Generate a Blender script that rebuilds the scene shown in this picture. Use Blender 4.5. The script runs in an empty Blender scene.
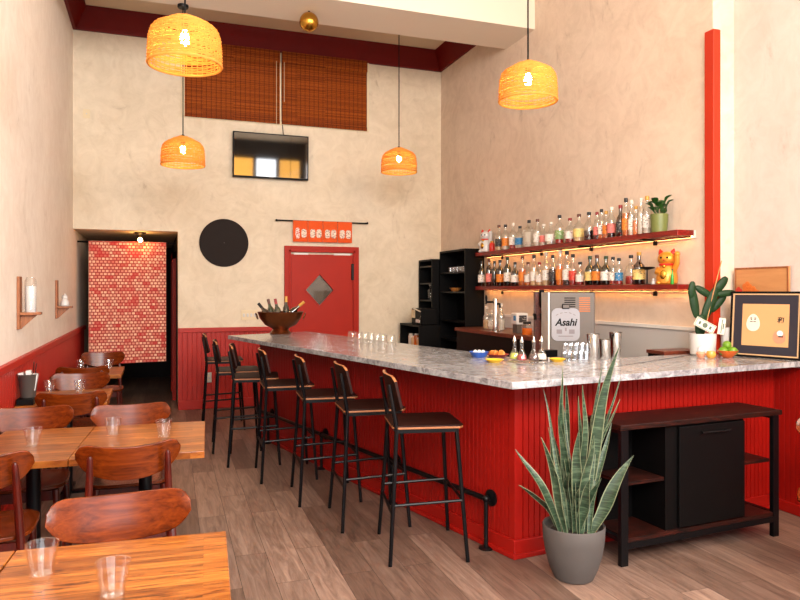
import bpy, bmesh, math, random
from mathutils import Vector, Matrix
random.seed(7)
S = bpy.context.scene
COL = S.collection
PI = math.pi
R = math.radians

# ------------------------------------------------------------------ room measures (metres)
EYE = 1.56
YAW = R(19.7)
XL, XR, YB = -0.953, 3.993, 9.35      # left wall, right wall, back wall
XD = 4.20                             # right wall, front bay (set back a little)
ZC = 5.05                             # ceiling
YF = -1.7                             # street front
ZT = 1.077                            # bar top
ZTAB = 0.74                           # table tops

# ------------------------------------------------------------------ mesh builder
class MB:
    def __init__(s):
        s.v = []; s.f = []; s.m = []; s.mi = 0
    def add(s, vs, fs):
        o = len(s.v)
        s.v += [tuple(p) for p in vs]
        for f in fs:
            s.f.append([o + i for i in f]); s.m.append(s.mi)
        return s
    def mat(s, i):
        s.mi = i; return s
    def box(s, x0, x1, y0, y1, z0, z1, M=None):
        vs = [Vector((x, y, z)) for x in (x0, x1) for y in (y0, y1) for z in (z0, z1)]
        if M is not None: vs = [M @ v for v in vs]
        return s.add(vs, [(0, 1, 3, 2), (4, 6, 7, 5), (0, 4, 5, 1), (2, 3, 7, 6), (0, 2, 6, 4), (1, 5, 7, 3)])
    def cbox(s, c, d, M=None):
        return s.box(c[0]-d[0]/2, c[0]+d[0]/2, c[1]-d[1]/2, c[1]+d[1]/2, c[2]-d[2]/2, c[2]+d[2]/2, M)
    def prism(s, poly, z0, z1, M=None):
        n = len(poly)
        vs = [Vector((p[0], p[1], z0)) for p in poly] + [Vector((p[0], p[1], z1)) for p in poly]
        if M is not None: vs = [M @ v for v in vs]
        fs = [tuple(range(n-1, -1, -1)), tuple(range(n, 2*n))]
        fs += [(i, (i+1) % n, n+(i+1) % n, n+i) for i in range(n)]
        return s.add(vs, fs)
    def tube(s, pts, r, n=10, closed=False, caps=True):
        pts = [Vector(p) for p in pts]; k = len(pts)
        rs = r if isinstance(r, (list, tuple)) else [r]*k
        vs = []; up = None
        for i, p in enumerate(pts):
            if closed: t = pts[(i+1) % k] - pts[i-1]
            else: t = pts[min(i+1, k-1)] - pts[max(i-1, 0)]
            t.normalize()
            if up is None:
                up = Vector((0, 0, 1)) if abs(t.z) < .9 else Vector((1, 0, 0))
            a = t.cross(up)
            if a.length < 1e-6: a = t.cross(Vector((.3, 1, .2)))
            a.normalize(); b = a.cross(t); b.normalize(); up = b
            for j in range(n):
                an = 2*PI*j/n
                vs.append(p + (a*math.cos(an) + b*math.sin(an))*rs[i])
        fs = []
        for i in range(k if closed else k-1):
            i2 = (i+1) % k
            for j in range(n):
                j2 = (j+1) % n
                fs.append((i*n+j, i2*n+j, i2*n+j2, i*n+j2))
        if caps and not closed:
            fs.append(tuple(range(n))); fs.append(tuple((k-1)*n + j for j in range(n-1, -1, -1)))
        return s.add(vs, fs)
    def lathe(s, prof, n=20, c=(0, 0, 0), M=None, sq=0.0, caps=True):
        vs = []
        for (r, z) in prof:
            for j in range(n):
                an = 2*PI*j/n
                k = 1.0
                if sq:
                    k = 1 + sq*(1/max(abs(math.cos(an)), abs(math.sin(an))) - 1)
                v = Vector((c[0]+r*k*math.cos(an), c[1]+r*k*math.sin(an), c[2]+z))
                vs.append(M @ v if M is not None else v)
        fs = []
        for i in range(len(prof)-1):
            for j in range(n):
                j2 = (j+1) % n
                fs.append((i*n+j, i*n+j2, (i+1)*n+j2, (i+1)*n+j))
        if caps:
            fs.append(tuple(range(n-1, -1, -1)))
            b = (len(prof)-1)*n
            fs.append(tuple(b+j for j in range(n)))
        return s.add(vs, fs)
    def ball(s, c, r, n=14, m=9, sc=(1, 1, 1), M=None):
        pr = [(max(1e-4, math.sin(PI*i/m)), -math.cos(PI*i/m)) for i in range(m+1)]
        T = Matrix.Translation(Vector(c)) @ Matrix.Diagonal((r*sc[0], r*sc[1], r*sc[2], 1))
        if M is not None: T = M @ T
        return s.lathe(pr, n, M=T)
    def grid(s, fn, nu, nv):
        vs = [fn(i/nu, j/nv) for i in range(nu+1) for j in range(nv+1)]
        fs = [(i*(nv+1)+j, (i+1)*(nv+1)+j, (i+1)*(nv+1)+j+1, i*(nv+1)+j+1) for i in range(nu) for j in range(nv)]
        return s.add(vs, fs)
    def slab(s, fn, nu, nv, th):
        """closed sheet: fn(u,v)->(point, normal), given a thickness"""
        a = []; b = []
        for i in range(nu+1):
            for j in range(nv+1):
                p, nn = fn(i/nu, j/nv)
                p = Vector(p); nn = Vector(nn).normalized()
                a.append(p + nn*th/2); b.append(p - nn*th/2)
        N = len(a); w = nv+1
        fs = []
        for i in range(nu):
            for j in range(nv):
                q = (i*w+j, (i+1)*w+j, (i+1)*w+j+1, i*w+j+1)
                fs.append(q); fs.append(tuple(N+k for k in reversed(q)))
        for i in range(nu):
            fs.append((i*w, N+i*w, N+(i+1)*w, (i+1)*w))
            fs.append((i*w+nv, (i+1)*w+nv, N+(i+1)*w+nv, N+i*w+nv))
        for j in range(nv):
            fs.append((j, j+1, N+j+1, N+j))
            fs.append((nu*w+j, N+nu*w+j, N+nu*w+j+1, nu*w+j+1))
        return s.add(a+b, fs)
    def build(s, name, mats, parent=None, loc=None, rot=None, bevel=0, smooth=35, sub=0):
        me = bpy.data.meshes.new(name)
        me.from_pydata(s.v, [], s.f)
        if not isinstance(mats, (list, tuple)): mats = [mats]
        for m in mats: me.materials.append(m)
        me.polygons.foreach_set('material_index', s.m)
        bm = bmesh.new(); bm.from_mesh(me)
        bmesh.ops.recalc_face_normals(bm, faces=bm.faces)
        bm.to_mesh(me); bm.free()
        if smooth:
            me.polygons.foreach_set('use_smooth', [True]*len(me.polygons))
            me.set_sharp_from_angle(angle=R(smooth))
        o = bpy.data.objects.new(name, me); COL.objects.link(o)
        if parent is not None: o.parent = parent
        if loc is not None: o.location = loc
        if rot is not None: o.rotation_euler = rot if isinstance(rot, tuple) else (0, 0, rot)
        if bevel:
            b = o.modifiers.new('bevel', 'BEVEL'); b.width = bevel; b.segments = 2
            b.limit_method = 'ANGLE'; b.angle_limit = R(40)
        if sub:
            q = o.modifiers.new('sub', 'SUBSURF'); q.levels = sub; q.render_levels = sub
        return o

def tag(o, label, cat, group=None):
    o['label'] = label; o['category'] = cat
    if group: o['group'] = group
    return o
def struct(o):
    o['kind'] = 'structure'; return o
def thing(name, label, cat, loc=(0, 0, 0), rz=0, group=None):
    o = bpy.data.objects.new(name, None); COL.objects.link(o)
    o.empty_display_size = .05
    o.location = loc; o.rotation_euler = (0, 0, rz)
    return tag(o, label, cat, group)
def dup(root, loc, rz, label, group=None):
    r = root.copy(); COL.objects.link(r)
    r.location = loc; r.rotation_euler = (0, 0, rz); r['label'] = label
    if group: r['group'] = group
    for ch in list(root.children):
        c = ch.copy(); COL.objects.link(c); c.parent = r
        for g in ch.children:
            d = g.copy(); COL.objects.link(d); d.parent = c
    return r

# sight lines: where a ray from the eye meets an upright plane x = X (used to space things along the right wall)
def along_wall(px, X):
    a = (px-400)/685
    return X*(math.cos(YAW)-a*math.sin(YAW))/(math.sin(YAW)+a*math.cos(YAW))
def height_at(px, py, X):
    a = (px-400)/685
    t = X/(math.sin(YAW)+a*math.cos(YAW))
    return EYE + (290-py)/685*t
def on_level(px, py, Z):
    a = (px-400)/685; b = (290-py)/685
    t = (Z-EYE)/b
    return Vector(((math.sin(YAW)+a*math.cos(YAW))*t, (math.cos(YAW)-a*math.sin(YAW))*t, Z))

# ------------------------------------------------------------------ materials
def srgb(r, g, b):
    f = lambda c: ((c/255)/12.92 if c/255 <= .04045 else ((c/255+.055)/1.055)**2.4)
    return (f(r), f(g), f(b), 1)
class NT:
    def __init__(s, name):
        s.m = bpy.data.materials.new(name); s.m.use_nodes = True
        s.t = s.m.node_tree; s.n = s.t.nodes; s.n.clear()
        s.out = s.n.new('ShaderNodeOutputMaterial')
    def node(s, typ, ins=None, **kw):
        n = s.n.new(typ)
        for k, v in kw.items(): setattr(n, k, v)
        for k, v in (ins or {}).items():
            if hasattr(v, 'is_output') or isinstance(v, bpy.types.NodeSocket): s.t.links.new(v, n.inputs[k])
            else: n.inputs[k].default_value = v
        return n
    def coords(s, scale=(1, 1, 1), rot=(0, 0, 0), loc=(0, 0, 0), kind='Object'):
        tc = s.node('ShaderNodeTexCoord')
        mp = s.node('ShaderNodeMapping', {'Vector': tc.outputs[kind], 'Scale': scale, 'Rotation': rot, 'Location': loc})
        return mp.outputs[0]
    def noise(s, vec, scale, detail=4, rough=.55, dist=0):
        return s.node('ShaderNodeTexNoise', {'Vector': vec, 'Scale': scale, 'Detail': detail, 'Roughness': rough, 'Distortion': dist}).outputs[0]
    def ramp(s, fac, stops, interp='LINEAR'):
        r = s.node('ShaderNodeValToRGB', {'Fac': fac}); cr = r.color_ramp; cr.interpolation = interp
        while len(cr.elements) < len(stops): cr.elements.new(.5)
        for e, (p, c) in zip(cr.elements, stops): e.position = p; e.color = c
        return r.outputs[0]
    def mix(s, fac, a, b, mode='MIX'):
        n = s.n.new('ShaderNodeMix'); n.data_type = 'RGBA'; n.blend_type = mode
        for k, v in ((0, fac), (6, a), (7, b)):
            if isinstance(v, bpy.types.NodeSocket): s.t.links.new(v, n.inputs[k])
            else: n.inputs[k].default_value = v
        return n.outputs[2]
    def bump(s, h, strength=.2, dist=.01):
        return s.node('ShaderNodeBump', {'Height': h, 'Strength': strength, 'Distance': dist}).outputs[0]
    def pbsdf(s, col, rough=.5, metal=0, normal=None, **kw):
        ins = {'Base Color': col, 'Roughness': rough, 'Metallic': metal}
        ins.update(kw)
        if normal is not None: ins['Normal'] = normal
        n = s.node('ShaderNodeBsdfPrincipled', ins)
        return n.outputs[0]
    def done(s, sh):
        s.t.links.new(sh, s.out.inputs[0]); return s.m

def plain(name, col, rough=.5, metal=0, var=.12, scale=12, **kw):
    t = NT(name); v = t.coords()
    n = t.noise(v, scale, 3)
    c2 = tuple(x*(1-var) for x in col[:3]) + (1,)
    return t.done(t.pbsdf(t.mix(n, col, c2), rough, metal, **kw))
def plaster(name, c1, c2, c3):
    t = NT(name); v = t.coords(kind='Object')
    a = t.noise(v, .8, 8, .66, .8)
    b = t.noise(v, 4.5, 8, .68, 1.6)
    f = t.noise(t.coords((1, 1, .55)), 2.1, 9, .72, 2.4)
    col = t.mix(.5, t.ramp(a, [(.34, c2), (.58, c1)]), t.ramp(b, [(.34, c2), (.62, c1)]))
    k = t.ramp(f, [(.30, (.55, .55, .55, 1)), (.36, (.14, .14, .14, 1)), (.44, (0, 0, 0, 1))])
    col = t.mix(k, col, c3)
    return t.done(t.pbsdf(col, .75, normal=t.bump(t.noise(v, 9, 6, .6), .12, .02), **{'Specular IOR Level': .25}))
def wood(name, c1, c2, c3, rough=.4, scale=1.0, axis=0, dist=2.0, spec=.5, coat=0.0, across=9):
    t = NT(name)
    sc = [across*scale]*3; sc[axis] = (1.1 if across == 9 else .7)*scale
    v = t.coords(tuple(sc))
    a = t.noise(v, 2.2, 6, .62, dist)
    b = t.noise(v, 9, 3, .5)
    col = t.ramp(a, [(.28, c3), (.48, c2), (.7, c1)]) if name != 'rustic_brown_board' else t.ramp(a, [(.40, c3), (.56, c2), (.74, c1)])
    if name == 'rustic_brown_board': col = t.mix(t.ramp(t.noise(t.coords(), 7, 6, .7, 1), [(.42, (0, 0, 0, 1)), (.58, (.9, .9, .9, 1))]), col, c3)
    col = t.mix(.18, col, t.ramp(b, [(.35, c3), (.65, c1)]))
    return t.done(t.pbsdf(col, rough, normal=t.bump(b, .05, .003), **{'Specular IOR Level': spec, 'Coat Weight': coat, 'Coat Roughness': .2}))
def glassy(name, col, gl=.12, rough=.05):
    t = NT(name)
    tr = t.node('ShaderNodeBsdfTransparent', {'Color': col}).outputs[0]
    g = t.node('ShaderNodeBsdfGlossy', {'Color': (1, 1, 1, 1), 'Roughness': rough}).outputs[0]
    lw = t.node('ShaderNodeLayerWeight', {'Blend': .35})
    f = t.node('ShaderNodeMath', {0: lw.outputs['Facing'], 1: .38}, operation='MULTIPLY').outputs[0]
    f = t.node('ShaderNodeMath', {0: f, 1: gl}, operation='ADD').outputs[0]
    return t.done(t.node('ShaderNodeMixShader', {0: f, 1: tr, 2: g}).outputs[0])
def emit(name, col, st):
    t = NT(name)
    return t.done(t.node('ShaderNodeEmission', {'Color': col, 'Strength': st}).outputs[0])
def printed(name, col, ink, scale=60, lo=.56):
    t = NT(name); v = t.coords((1, 1, 2.2))
    n = t.noise(v, scale, 2, .5)
    k = t.ramp(n, [(lo, (0, 0, 0, 1)), (lo+.05, (1, 1, 1, 1))])
    return t.done(t.pbsdf(t.mix(k, col, ink), .6))

M = {}
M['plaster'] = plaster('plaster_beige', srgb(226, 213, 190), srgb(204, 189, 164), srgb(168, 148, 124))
M['plaster_side_lit'] = plaster('plaster_side_lit', srgb(238, 228, 214), srgb(222, 208, 192), srgb(196, 178, 158))  # same plaster, lightened so the left wall reads as brightly lit
M['plaster_right_dim'] = plaster('plaster_right_dim', srgb(222, 204, 185), srgb(200, 180, 160), srgb(164, 140, 120))  # same plaster, pinker and darker to carry the duller light on this wall
M['plaster_bay_dim'] = plaster('plaster_bay_dim', srgb(208, 196, 188), srgb(192, 179, 169), srgb(166, 148, 134))  # same plaster, darkened in colour to offset strong light on the bay
M['ceiling'] = plain('ceiling_paint', srgb(214, 196, 170), .8, var=.06, scale=2)
M['beam'] = plain('beam_paint', srgb(226, 214, 196), .7, var=.05, scale=2)
M['white_paint'] = plain('white_paint', srgb(226, 222, 216), .5, var=.05)
M['splash'] = plain('grey_splash', srgb(196, 192, 188), .35, var=.06, scale=3)
M['red'] = plain('red_paint', srgb(152, 16, 7), .42, var=.2, scale=5, **{'Specular IOR Level': .35})
M['red_wall_lit'] = plain('red_wainscot_lit', srgb(176, 36, 22), .42, var=.14, scale=5, **{'Specular IOR Level': .3})  # the bar's red, lightened to stand for brighter light on rear and left walls
M['red_door'] = plain('red_door_paint', srgb(170, 34, 14), .5, var=.2, scale=4, **{'Specular IOR Level': .2})
M['red_post'] = plain('red_post_paint', srgb(184, 46, 20), .45, var=.08, scale=3, **{'Specular IOR Level': .3})
M['mahogany'] = plain('crown_mahogany', srgb(108, 14, 7), .5, var=.3, scale=6, **{'Specular IOR Level': .15})
M['black_metal'] = plain('black_metal', srgb(9, 9, 11), .36, .0, var=.2, **{'Specular IOR Level': .22})
M['black'] = plain('black_laminate', srgb(6, 5, 5), .5, var=.2, **{'Specular IOR Level': .14})
M['steel'] = plain('brushed_steel', srgb(98, 90, 84), .5, .5, var=.1, scale=4)
M['chrome'] = plain('chrome', srgb(215, 212, 208), .12, 1.0, var=.02)
M['copper'] = plain('hammered_copper', srgb(128, 72, 38), .3, .85, var=.35, scale=30)
M['brass'] = plain('brass', srgb(200, 150, 60), .25, 1.0, var=.1)
M['white'] = plain('white_ceramic', srgb(204, 202, 199), .3, var=.03)
M['cream'] = plain('cream_plastic', srgb(224, 206, 168), .4, var=.05)
M['dark_red_shelf'] = wood('cherry_shelf', srgb(150, 30, 20), srgb(116, 20, 14), srgb(70, 10, 8), .3, 1, 1)
M['chair'] = wood('chair_veneer', srgb(124, 52, 10), srgb(94, 35, 6), srgb(58, 18, 3), .27, 1.0, 0, .8, .32, .05, 14)
M['chair_frame'] = wood('chair_frame_wood', srgb(90, 24, 10), srgb(66, 15, 7), srgb(40, 8, 4), .32, 1.2, 2, 1.0)
M['stool_wood'] = wood('stool_walnut', srgb(52, 22, 13), srgb(32, 12, 8), srgb(18, 7, 5), .5, 1.5, 0, 1.0, .15)
M['stool_edge'] = wood('ply_edge', srgb(176, 116, 72), srgb(150, 92, 54), srgb(116, 66, 36), .45, 1.5, 0, 1.0)
M['walnut_top'] = wood('back_bar_wood', srgb(122, 58, 34), srgb(92, 38, 24), srgb(56, 22, 14), .32, 1, 1)
M['rustic'] = wood('rustic_brown_board', srgb(92, 32, 15), srgb(38, 12, 8), srgb(8, 5, 4), .45, 1.1, 0, 3.0, .25)
M['oak'] = wood('wall_shelf_oak', srgb(168, 104, 58), srgb(140, 82, 44), srgb(104, 56, 28), .45, 1.5, 2)
M['cardboard'] = wood('panel_board', srgb(196, 142, 90), srgb(184, 128, 78), srgb(166, 112, 64), .7, .5, 1, .5)
M['glass'] = glassy('clear_glass', (.97, .98, .98, 1), .05, .02)
M['cut_glass'] = glassy('cut_glass', (.86, .88, .9, 1), .22, .06)
M['pane'] = glassy('pane_glass', (.9, .92, .92, 1), .03, .02)
M['concrete'] = plain('concrete_pot', srgb(80, 75, 72), .75, var=.25, scale=9)
M['soil'] = plain('potting_soil', srgb(38, 28, 22), .95, var=.4, scale=60)
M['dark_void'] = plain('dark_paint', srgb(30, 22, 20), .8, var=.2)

def make_marble():
    t = NT('marble_top'); v = t.coords()
    w = t.noise(v, 3.4, 9, .68, 2.2)
    vein = t.ramp(w, [(.38, srgb(158, 157, 159)), (.485, srgb(100, 98, 101)), (.54, srgb(170, 169, 171)), (.70, srgb(120, 118, 121))])
    f = t.noise(v, 16, 6, .7, 1)
    col = t.mix(.45, vein, t.ramp(f, [(.34, srgb(80, 78, 81)), (.56, srgb(178, 177, 178))]))
    return t.done(t.pbsdf(col, .16))
M['marble'] = make_marble()
def make_floor():
    t = NT('oak_plank_floor')
    v = t.coords((1, 1, 1), (0, 0, PI/2+R(1.2)))
    br = t.node('ShaderNodeTexBrick', {'Vector': v, 'Color1': (1, 1, 1, 1), 'Color2': (0, 0, 0, 1), 'Mortar': (.5, .5, .5, 1), 'Scale': 1.0,
        'Mortar Size': .0016, 'Mortar Smooth': .1, 'Bias': 0, 'Brick Width': 1.22, 'Row Height': .178}, offset=.37, offset_frequency=2)
    # per-plank shift of the grain
    sep = t.node('ShaderNodeVectorMath', {0: br.outputs['Color'], 1: (7, 13, 3)}, operation='MULTIPLY').outputs[0]
    v2 = t.coords((11, 1.0, 1))
    v2 = t.node('ShaderNodeVectorMath', {0: v2, 1: sep}, operation='ADD').outputs[0]
    g = t.noise(v2, 2.0, 8, .66, 1.6)
    col = t.ramp(g, [(.25, srgb(92, 72, 62)), (.5, srgb(136, 112, 99)), (.72, srgb(162, 138, 124))])
    tint = t.ramp(br.outputs['Color'], [(0, srgb(158, 144, 136)), (.5, srgb(212, 206, 202)), (1, srgb(255, 250, 246))])
    col = t.mix(.85, col, tint, 'MULTIPLY')
    col = t.mix(br.outputs['Fac'], col, srgb(56, 42, 34))
    return t.done(t.pbsdf(col, .42, normal=t.bump(g, .06, .004)))
M['floor'] = make_floor()
def make_butcher():
    t = NT('butcher_block')
    v = t.coords()
    br = t.node('ShaderNodeTexBrick', {'Vector': v, 'Color1': (1, 1, 1, 1), 'Color2': (0, 0, 0, 1), 'Mortar': (.3, .3, .3, 1), 'Scale': 1.0,
        'Mortar Size': .0006, 'Bias': 0, 'Brick Width': .42, 'Row Height': .036}, offset=.41, offset_frequency=2)
    sh = t.node('ShaderNodeVectorMath', {0: br.outputs['Color'], 1: (5, 9, 3)}, operation='MULTIPLY').outputs[0]
    v2 = t.node('ShaderNodeVectorMath', {0: t.coords((1.5, 16, 4)), 1: sh}, operation='ADD').outputs[0]
    g = t.noise(v2, 2.4, 6, .6, 2.0)
    col = t.ramp(g, [(.34, srgb(80, 36, 10)), (.46, srgb(156, 88, 30)), (.70, srgb(196, 130, 58))])
    tint = t.ramp(br.outputs['Color'], [(0, srgb(164, 138, 116)), (1, srgb(255, 250, 244))])
    col = t.mix(.8, col, tint, 'MULTIPLY')
    return t.done(t.pbsdf(col, .3, **{'Coat Weight': .10, 'Coat Roughness': .15, 'Specular IOR Level': .35}))
M['butcher'] = make_butcher()
def make_rattan():
    t = NT('rattan'); v = t.coords()
    c = t.mix(t.noise(v, 30, 2), srgb(243, 194, 104), srgb(224, 156, 70))
    d = t.node('ShaderNodeBsdfDiffuse', {'Color': c}).outputs[0]
    tl = t.node('ShaderNodeBsdfTranslucent', {'Color': c}).outputs[0]
    return t.done(t.node('ShaderNodeMixShader', {0: .45, 1: d, 2: tl}).outputs[0])
M['rattan'] = make_rattan()
def make_blind():
    t = NT('bamboo_blind')
    tc = t.coords()
    br = t.node('ShaderNodeTexBrick', {'Vector': t.coords((1, 1, 1), (PI/2, 0, 0)), 'Color1': srgb(164, 82, 22), 'Color2': srgb(118, 50, 10), 'Mortar': srgb(62, 20, 6),
        'Scale': 1.0, 'Mortar Size': .0012, 'Bias': 0, 'Brick Width': 1.3, 'Row Height': .009}, offset=.3, offset_frequency=2).outputs['Color']
    wv = t.node('ShaderNodeTexWave', {'Vector': tc, 'Scale': 5.0, 'Distortion': 0}, wave_type='BANDS', bands_direction='X').outputs[1]
    k = t.ramp(wv, [(.9, (0, 0, 0, 1)), (.96, (1, 1, 1, 1))])
    kk = t.node('ShaderNodeMath', {0: k, 1: .6}, operation='MULTIPLY').outputs[0]
    col = t.mix(kk, br, srgb(70, 22, 10))
    d = t.node('ShaderNodeBsdfDiffuse', {'Color': col}).outputs[0]
    return t.done(t.pbsdf(col, .6, **{'Specular IOR Level': .08}))
M['blind'] = make_blind()
def make_noren():
    t = NT('noren_print')
    v = t.coords((1, 1, 1), (PI/2, 0, 0))
    br = t.node('ShaderNodeTexBrick', {'Vector': v, 'Color1': srgb(240, 192, 160), 'Color2': srgb(204, 66, 60), 'Mortar': srgb(150, 10, 20),
        'Scale': 1.0, 'Mortar Size': .0095, 'Mortar Smooth': .8, 'Bias': -.25, 'Brick Width': .046, 'Row Height': .040}, offset=.5, offset_frequency=2)
    big = t.node('ShaderNodeTexBrick', {'Vector': v, 'Color1': (1, 1, 1, 1), 'Color2': (0, 0, 0, 1), 'Mortar': (.5, .5, .5, 1),
        'Scale': 1.0, 'Mortar Size': 0.0, 'Bias': .1, 'Brick Width': .092, 'Row Height': .040}, offset=.5, offset_frequency=2)
    k = t.ramp(big.outputs['Color'], [(.72, (0, 0, 0, 1)), (.74, (1, 1, 1, 1))])
    kk = t.node('ShaderNodeMath', {0: k, 1: .72}, operation='MULTIPLY').outputs[0]
    dots = t.node('ShaderNodeTexVoronoi', {'Vector': v, 'Scale': 58.0}).outputs['Distance']
    col = t.mix(kk, br.outputs['Color'], srgb(190, 26, 34))
    col = t.mix(t.ramp(dots, [(.16, (.5, .5, .5, 1)), (.26, (0, 0, 0, 1))]), col, srgb(170, 22, 30))
    return t.done(t.pbsdf(col, .85))
M['noren'] = make_noren()
def make_leaf():
    t = NT('snake_leaf'); tc = t.node('ShaderNodeTexCoord')
    uvn = t.node('ShaderNodeUVMap')
    sep = t.node('ShaderNodeSeparateXYZ', {0: uvn.outputs[0]})
    e = t.ramp(sep.outputs[0], [(.0, (1, 1, 1, 1)), (.03, (1, 1, 1, 1)), (.10, (0, 0, 0, 1)), (.90, (0, 0, 0, 1)), (.97, (1, 1, 1, 1)), (1, (1, 1, 1, 1))])
    v = t.coords((3, 3, 22))
    n = t.noise(v, 3, 4, .6, .8)
    g = t.ramp(n, [(.32, srgb(22, 40, 28)), (.5, srgb(46, 66, 46)), (.68, srgb(84, 104, 80))])
    col = t.mix(e, g, srgb(128, 136, 106))
    return t.done(t.pbsdf(col, .38))
M['snake'] = make_leaf()
M['leaf'] = plain('green_leaf', srgb(34, 78, 26), .35, var=.4, scale=20)
M['cactus'] = plain('cactus_green', srgb(24, 56, 22), .5, var=.5, **{'Specular IOR Level': .25}, scale=26)

# ------------------------------------------------------------------ room shell
def sbox(name, *a, m, **k):
    return struct(MB().box(*a).build(name, m, smooth=0, **k))
sbox('floor', XL-.2, 5.2, YF-.2, 13.2, -.1, 0, m=M['floor'])
sbox('ceiling', XL-.2, 5.2, YF-.2, 9.6, ZC, ZC+.1, m=M['ceiling'])
sbox('wall_left', XL-.15, XL, YF, 13.2, 0, ZC, m=M['plaster_side_lit'])
wb = MB()
wb.box(.285, 5.2, YB, YB+.15, 0, 2.32).box(XL, 5.2, YB, YB+.15, 2.32, ZC)
struct(wb.build('wall_back', M['plaster'], smooth=0))
sbox('wall_right', XR, XR+.4, 4.10, YB, 0, ZC, m=M['plaster_right_dim'])
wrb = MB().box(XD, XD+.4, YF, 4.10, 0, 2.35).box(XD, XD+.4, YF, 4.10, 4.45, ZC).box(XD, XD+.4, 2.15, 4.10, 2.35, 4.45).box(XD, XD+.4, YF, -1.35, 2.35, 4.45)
struct(wrb.build('wall_right_bay', M['plaster_bay_dim'], smooth=0))
struct(MB().box(XD+.18, XD+.19, -1.35, 2.15, 2.35, 4.45).build('window_8', M['pane'], smooth=0))  # unseen side window and opening, added to light the left wall
# street front with a row of shop windows below and transoms above
wf = MB()
for z0, z1 in ((0, .55), (2.15, 2.75), (4.55, ZC)): wf.box(XL, XD, YF-.15, YF, z0, z1)
for x0, x1 in ((XL, XL+.12), (1.45, 1.62), (XD-.12, XD)): wf.box(x0, x1, YF-.15, YF, .55, 2.15)
for x0, x1 in ((XL, XL+.12), (1.97, 2.05), (2.68, 2.76), (3.34, 3.42), (XD-.12, XD)): wf.box(x0, x1, YF-.15, YF, 2.75, 4.55)
struct(wf.build('wall_front', plain('shopfront_paint', srgb(84, 72, 62), .7), smooth=0))
for i, (x0, x1, z0, z1) in enumerate([(XL+.12, 1.45, .55, 2.15), (1.62, XD-.12, .55, 2.15), (XL+.12, 1.97, 2.75, 4.55), (2.05, 2.68, 2.75, 4.55), (2.76, 3.34, 2.75, 4.55), (3.42, XD-.12, 2.75, 4.55)]):
    struct(MB().box(x0, x1, YF-.10, YF-.09, z0, z1).build('window_%d' % (i+2), M['pane'], smooth=0))
# ceiling beam across the room
sbox('trim_1', XL, XR, 6.69, 7.36, 4.47, ZC, m=M['beam'])
# mahogany crown moulding of the rear bay
prof = [(0, 0), (.035, 0), (.05, .05), (.085, .09), (.10, .16), (.15, .20), (.16, ZC-4.785), (0, ZC-4.785)]
def crown(name, A, B, inn):
    A = Vector(A); B = Vector(B); inn = Vector(inn)
    vs = [A + inn*d + Vector((0, 0, z)) for d, z in prof] + [B + inn*d + Vector((0, 0, z)) for d, z in prof]
    n = len(prof)
    fs = [tuple(range(n)), tuple(range(2*n-1, n-1, -1))] + [(i, (i+1) % n, n+(i+1) % n, n+i) for i in range(n)]
    struct(MB().add(vs, fs).build(name, M['mahogany'], smooth=50))
crown('trim_2', (XL, YB, 4.785), (XR, YB, 4.785), (0, -1, 0))
crown('trim_3', (XL, 7.36, 4.785), (XL, YB, 4.785), (1, 0, 0))
crown('trim_4', (XR, 7.36, 4.785), (XR, YB, 4.785), (-1, 0, 0))

# beadboard wainscot: grooved boards standing in front of a wall, from A to B, facing `out`
def beadboard(mb, A, B, z0, z1, out, pitch=.042, th=.016):
    A = Vector((A[0], A[1], 0)); B = Vector((B[0], B[1], 0)); out = Vector((out[0], out[1], 0)).normalized()
    L = (B-A).length; d = (B-A)/L
    n = max(1, round(L/pitch)); p = L/n
    pr = []
    for i in range(n):
        s0 = i*p
        pr += [(s0, th), (s0+p*.80, th), (s0+p*.86, th*.5), (s0+p*.94, th*.5)]
    pr.append((L, th))
    base = [A + d*s + out*o for s, o in pr]
    poly = [A] + base + [B]
    return mb.prism([(q.x, q.y) for q in poly], z0, z1)
def rail(name, A, B, z0, z1, out, th, m=None):
    A = Vector((A[0], A[1], 0)); B = Vector((B[0], B[1], 0)); out = Vector((out[0], out[1], 0)).normalized()
    q = [A, A+out*th, B+out*th, B]
    struct(MB().prism([(v.x, v.y) for v in q], z0, z1).build(name, m or M['red_wall_lit'], smooth=0, bevel=.006))
struct(beadboard(MB(), (XL, YF), (XL, 10.6), .02, 1.02, (1, 0), .07).build('trim_5', M['red_wall_lit'], smooth=0))
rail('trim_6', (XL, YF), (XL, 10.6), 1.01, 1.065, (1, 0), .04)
struct(beadboard(MB(), (.285, YB), (1.664, YB), .02, 1.02, (0, -1), .06).build('trim_7', M['red_wall_lit'], smooth=0))
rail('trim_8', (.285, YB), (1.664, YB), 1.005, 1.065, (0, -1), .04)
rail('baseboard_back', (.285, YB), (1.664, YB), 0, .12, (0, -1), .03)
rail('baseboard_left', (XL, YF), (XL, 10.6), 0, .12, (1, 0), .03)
struct(beadboard(MB(), (XD, YF), (XD, 4.10), .02, 1.02, (-1, 0), .042).build('trim_9', M['red'], smooth=0))
rail('baseboard_right', (XD, YF), (XD, 3.70), 0, .075, (-1, 0), .03, M['red'])
# grey splash panel and white moulding behind the bar
sbox('trim_10', XR-.012, XR, 4.2, 7.85, .0, 1.24, m=M['splash'])
sbox('trim_11', XR-.03, XR, 4.2, 7.85, 1.24, 1.268, m=M['white_paint'])
# red post on the wall corner
struct(MB().box(3.960, 4.030, 4.060, 4.150, ZT, 3.53).build('trim_12', M['red_post'], smooth=0, bevel=.004))
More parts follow.
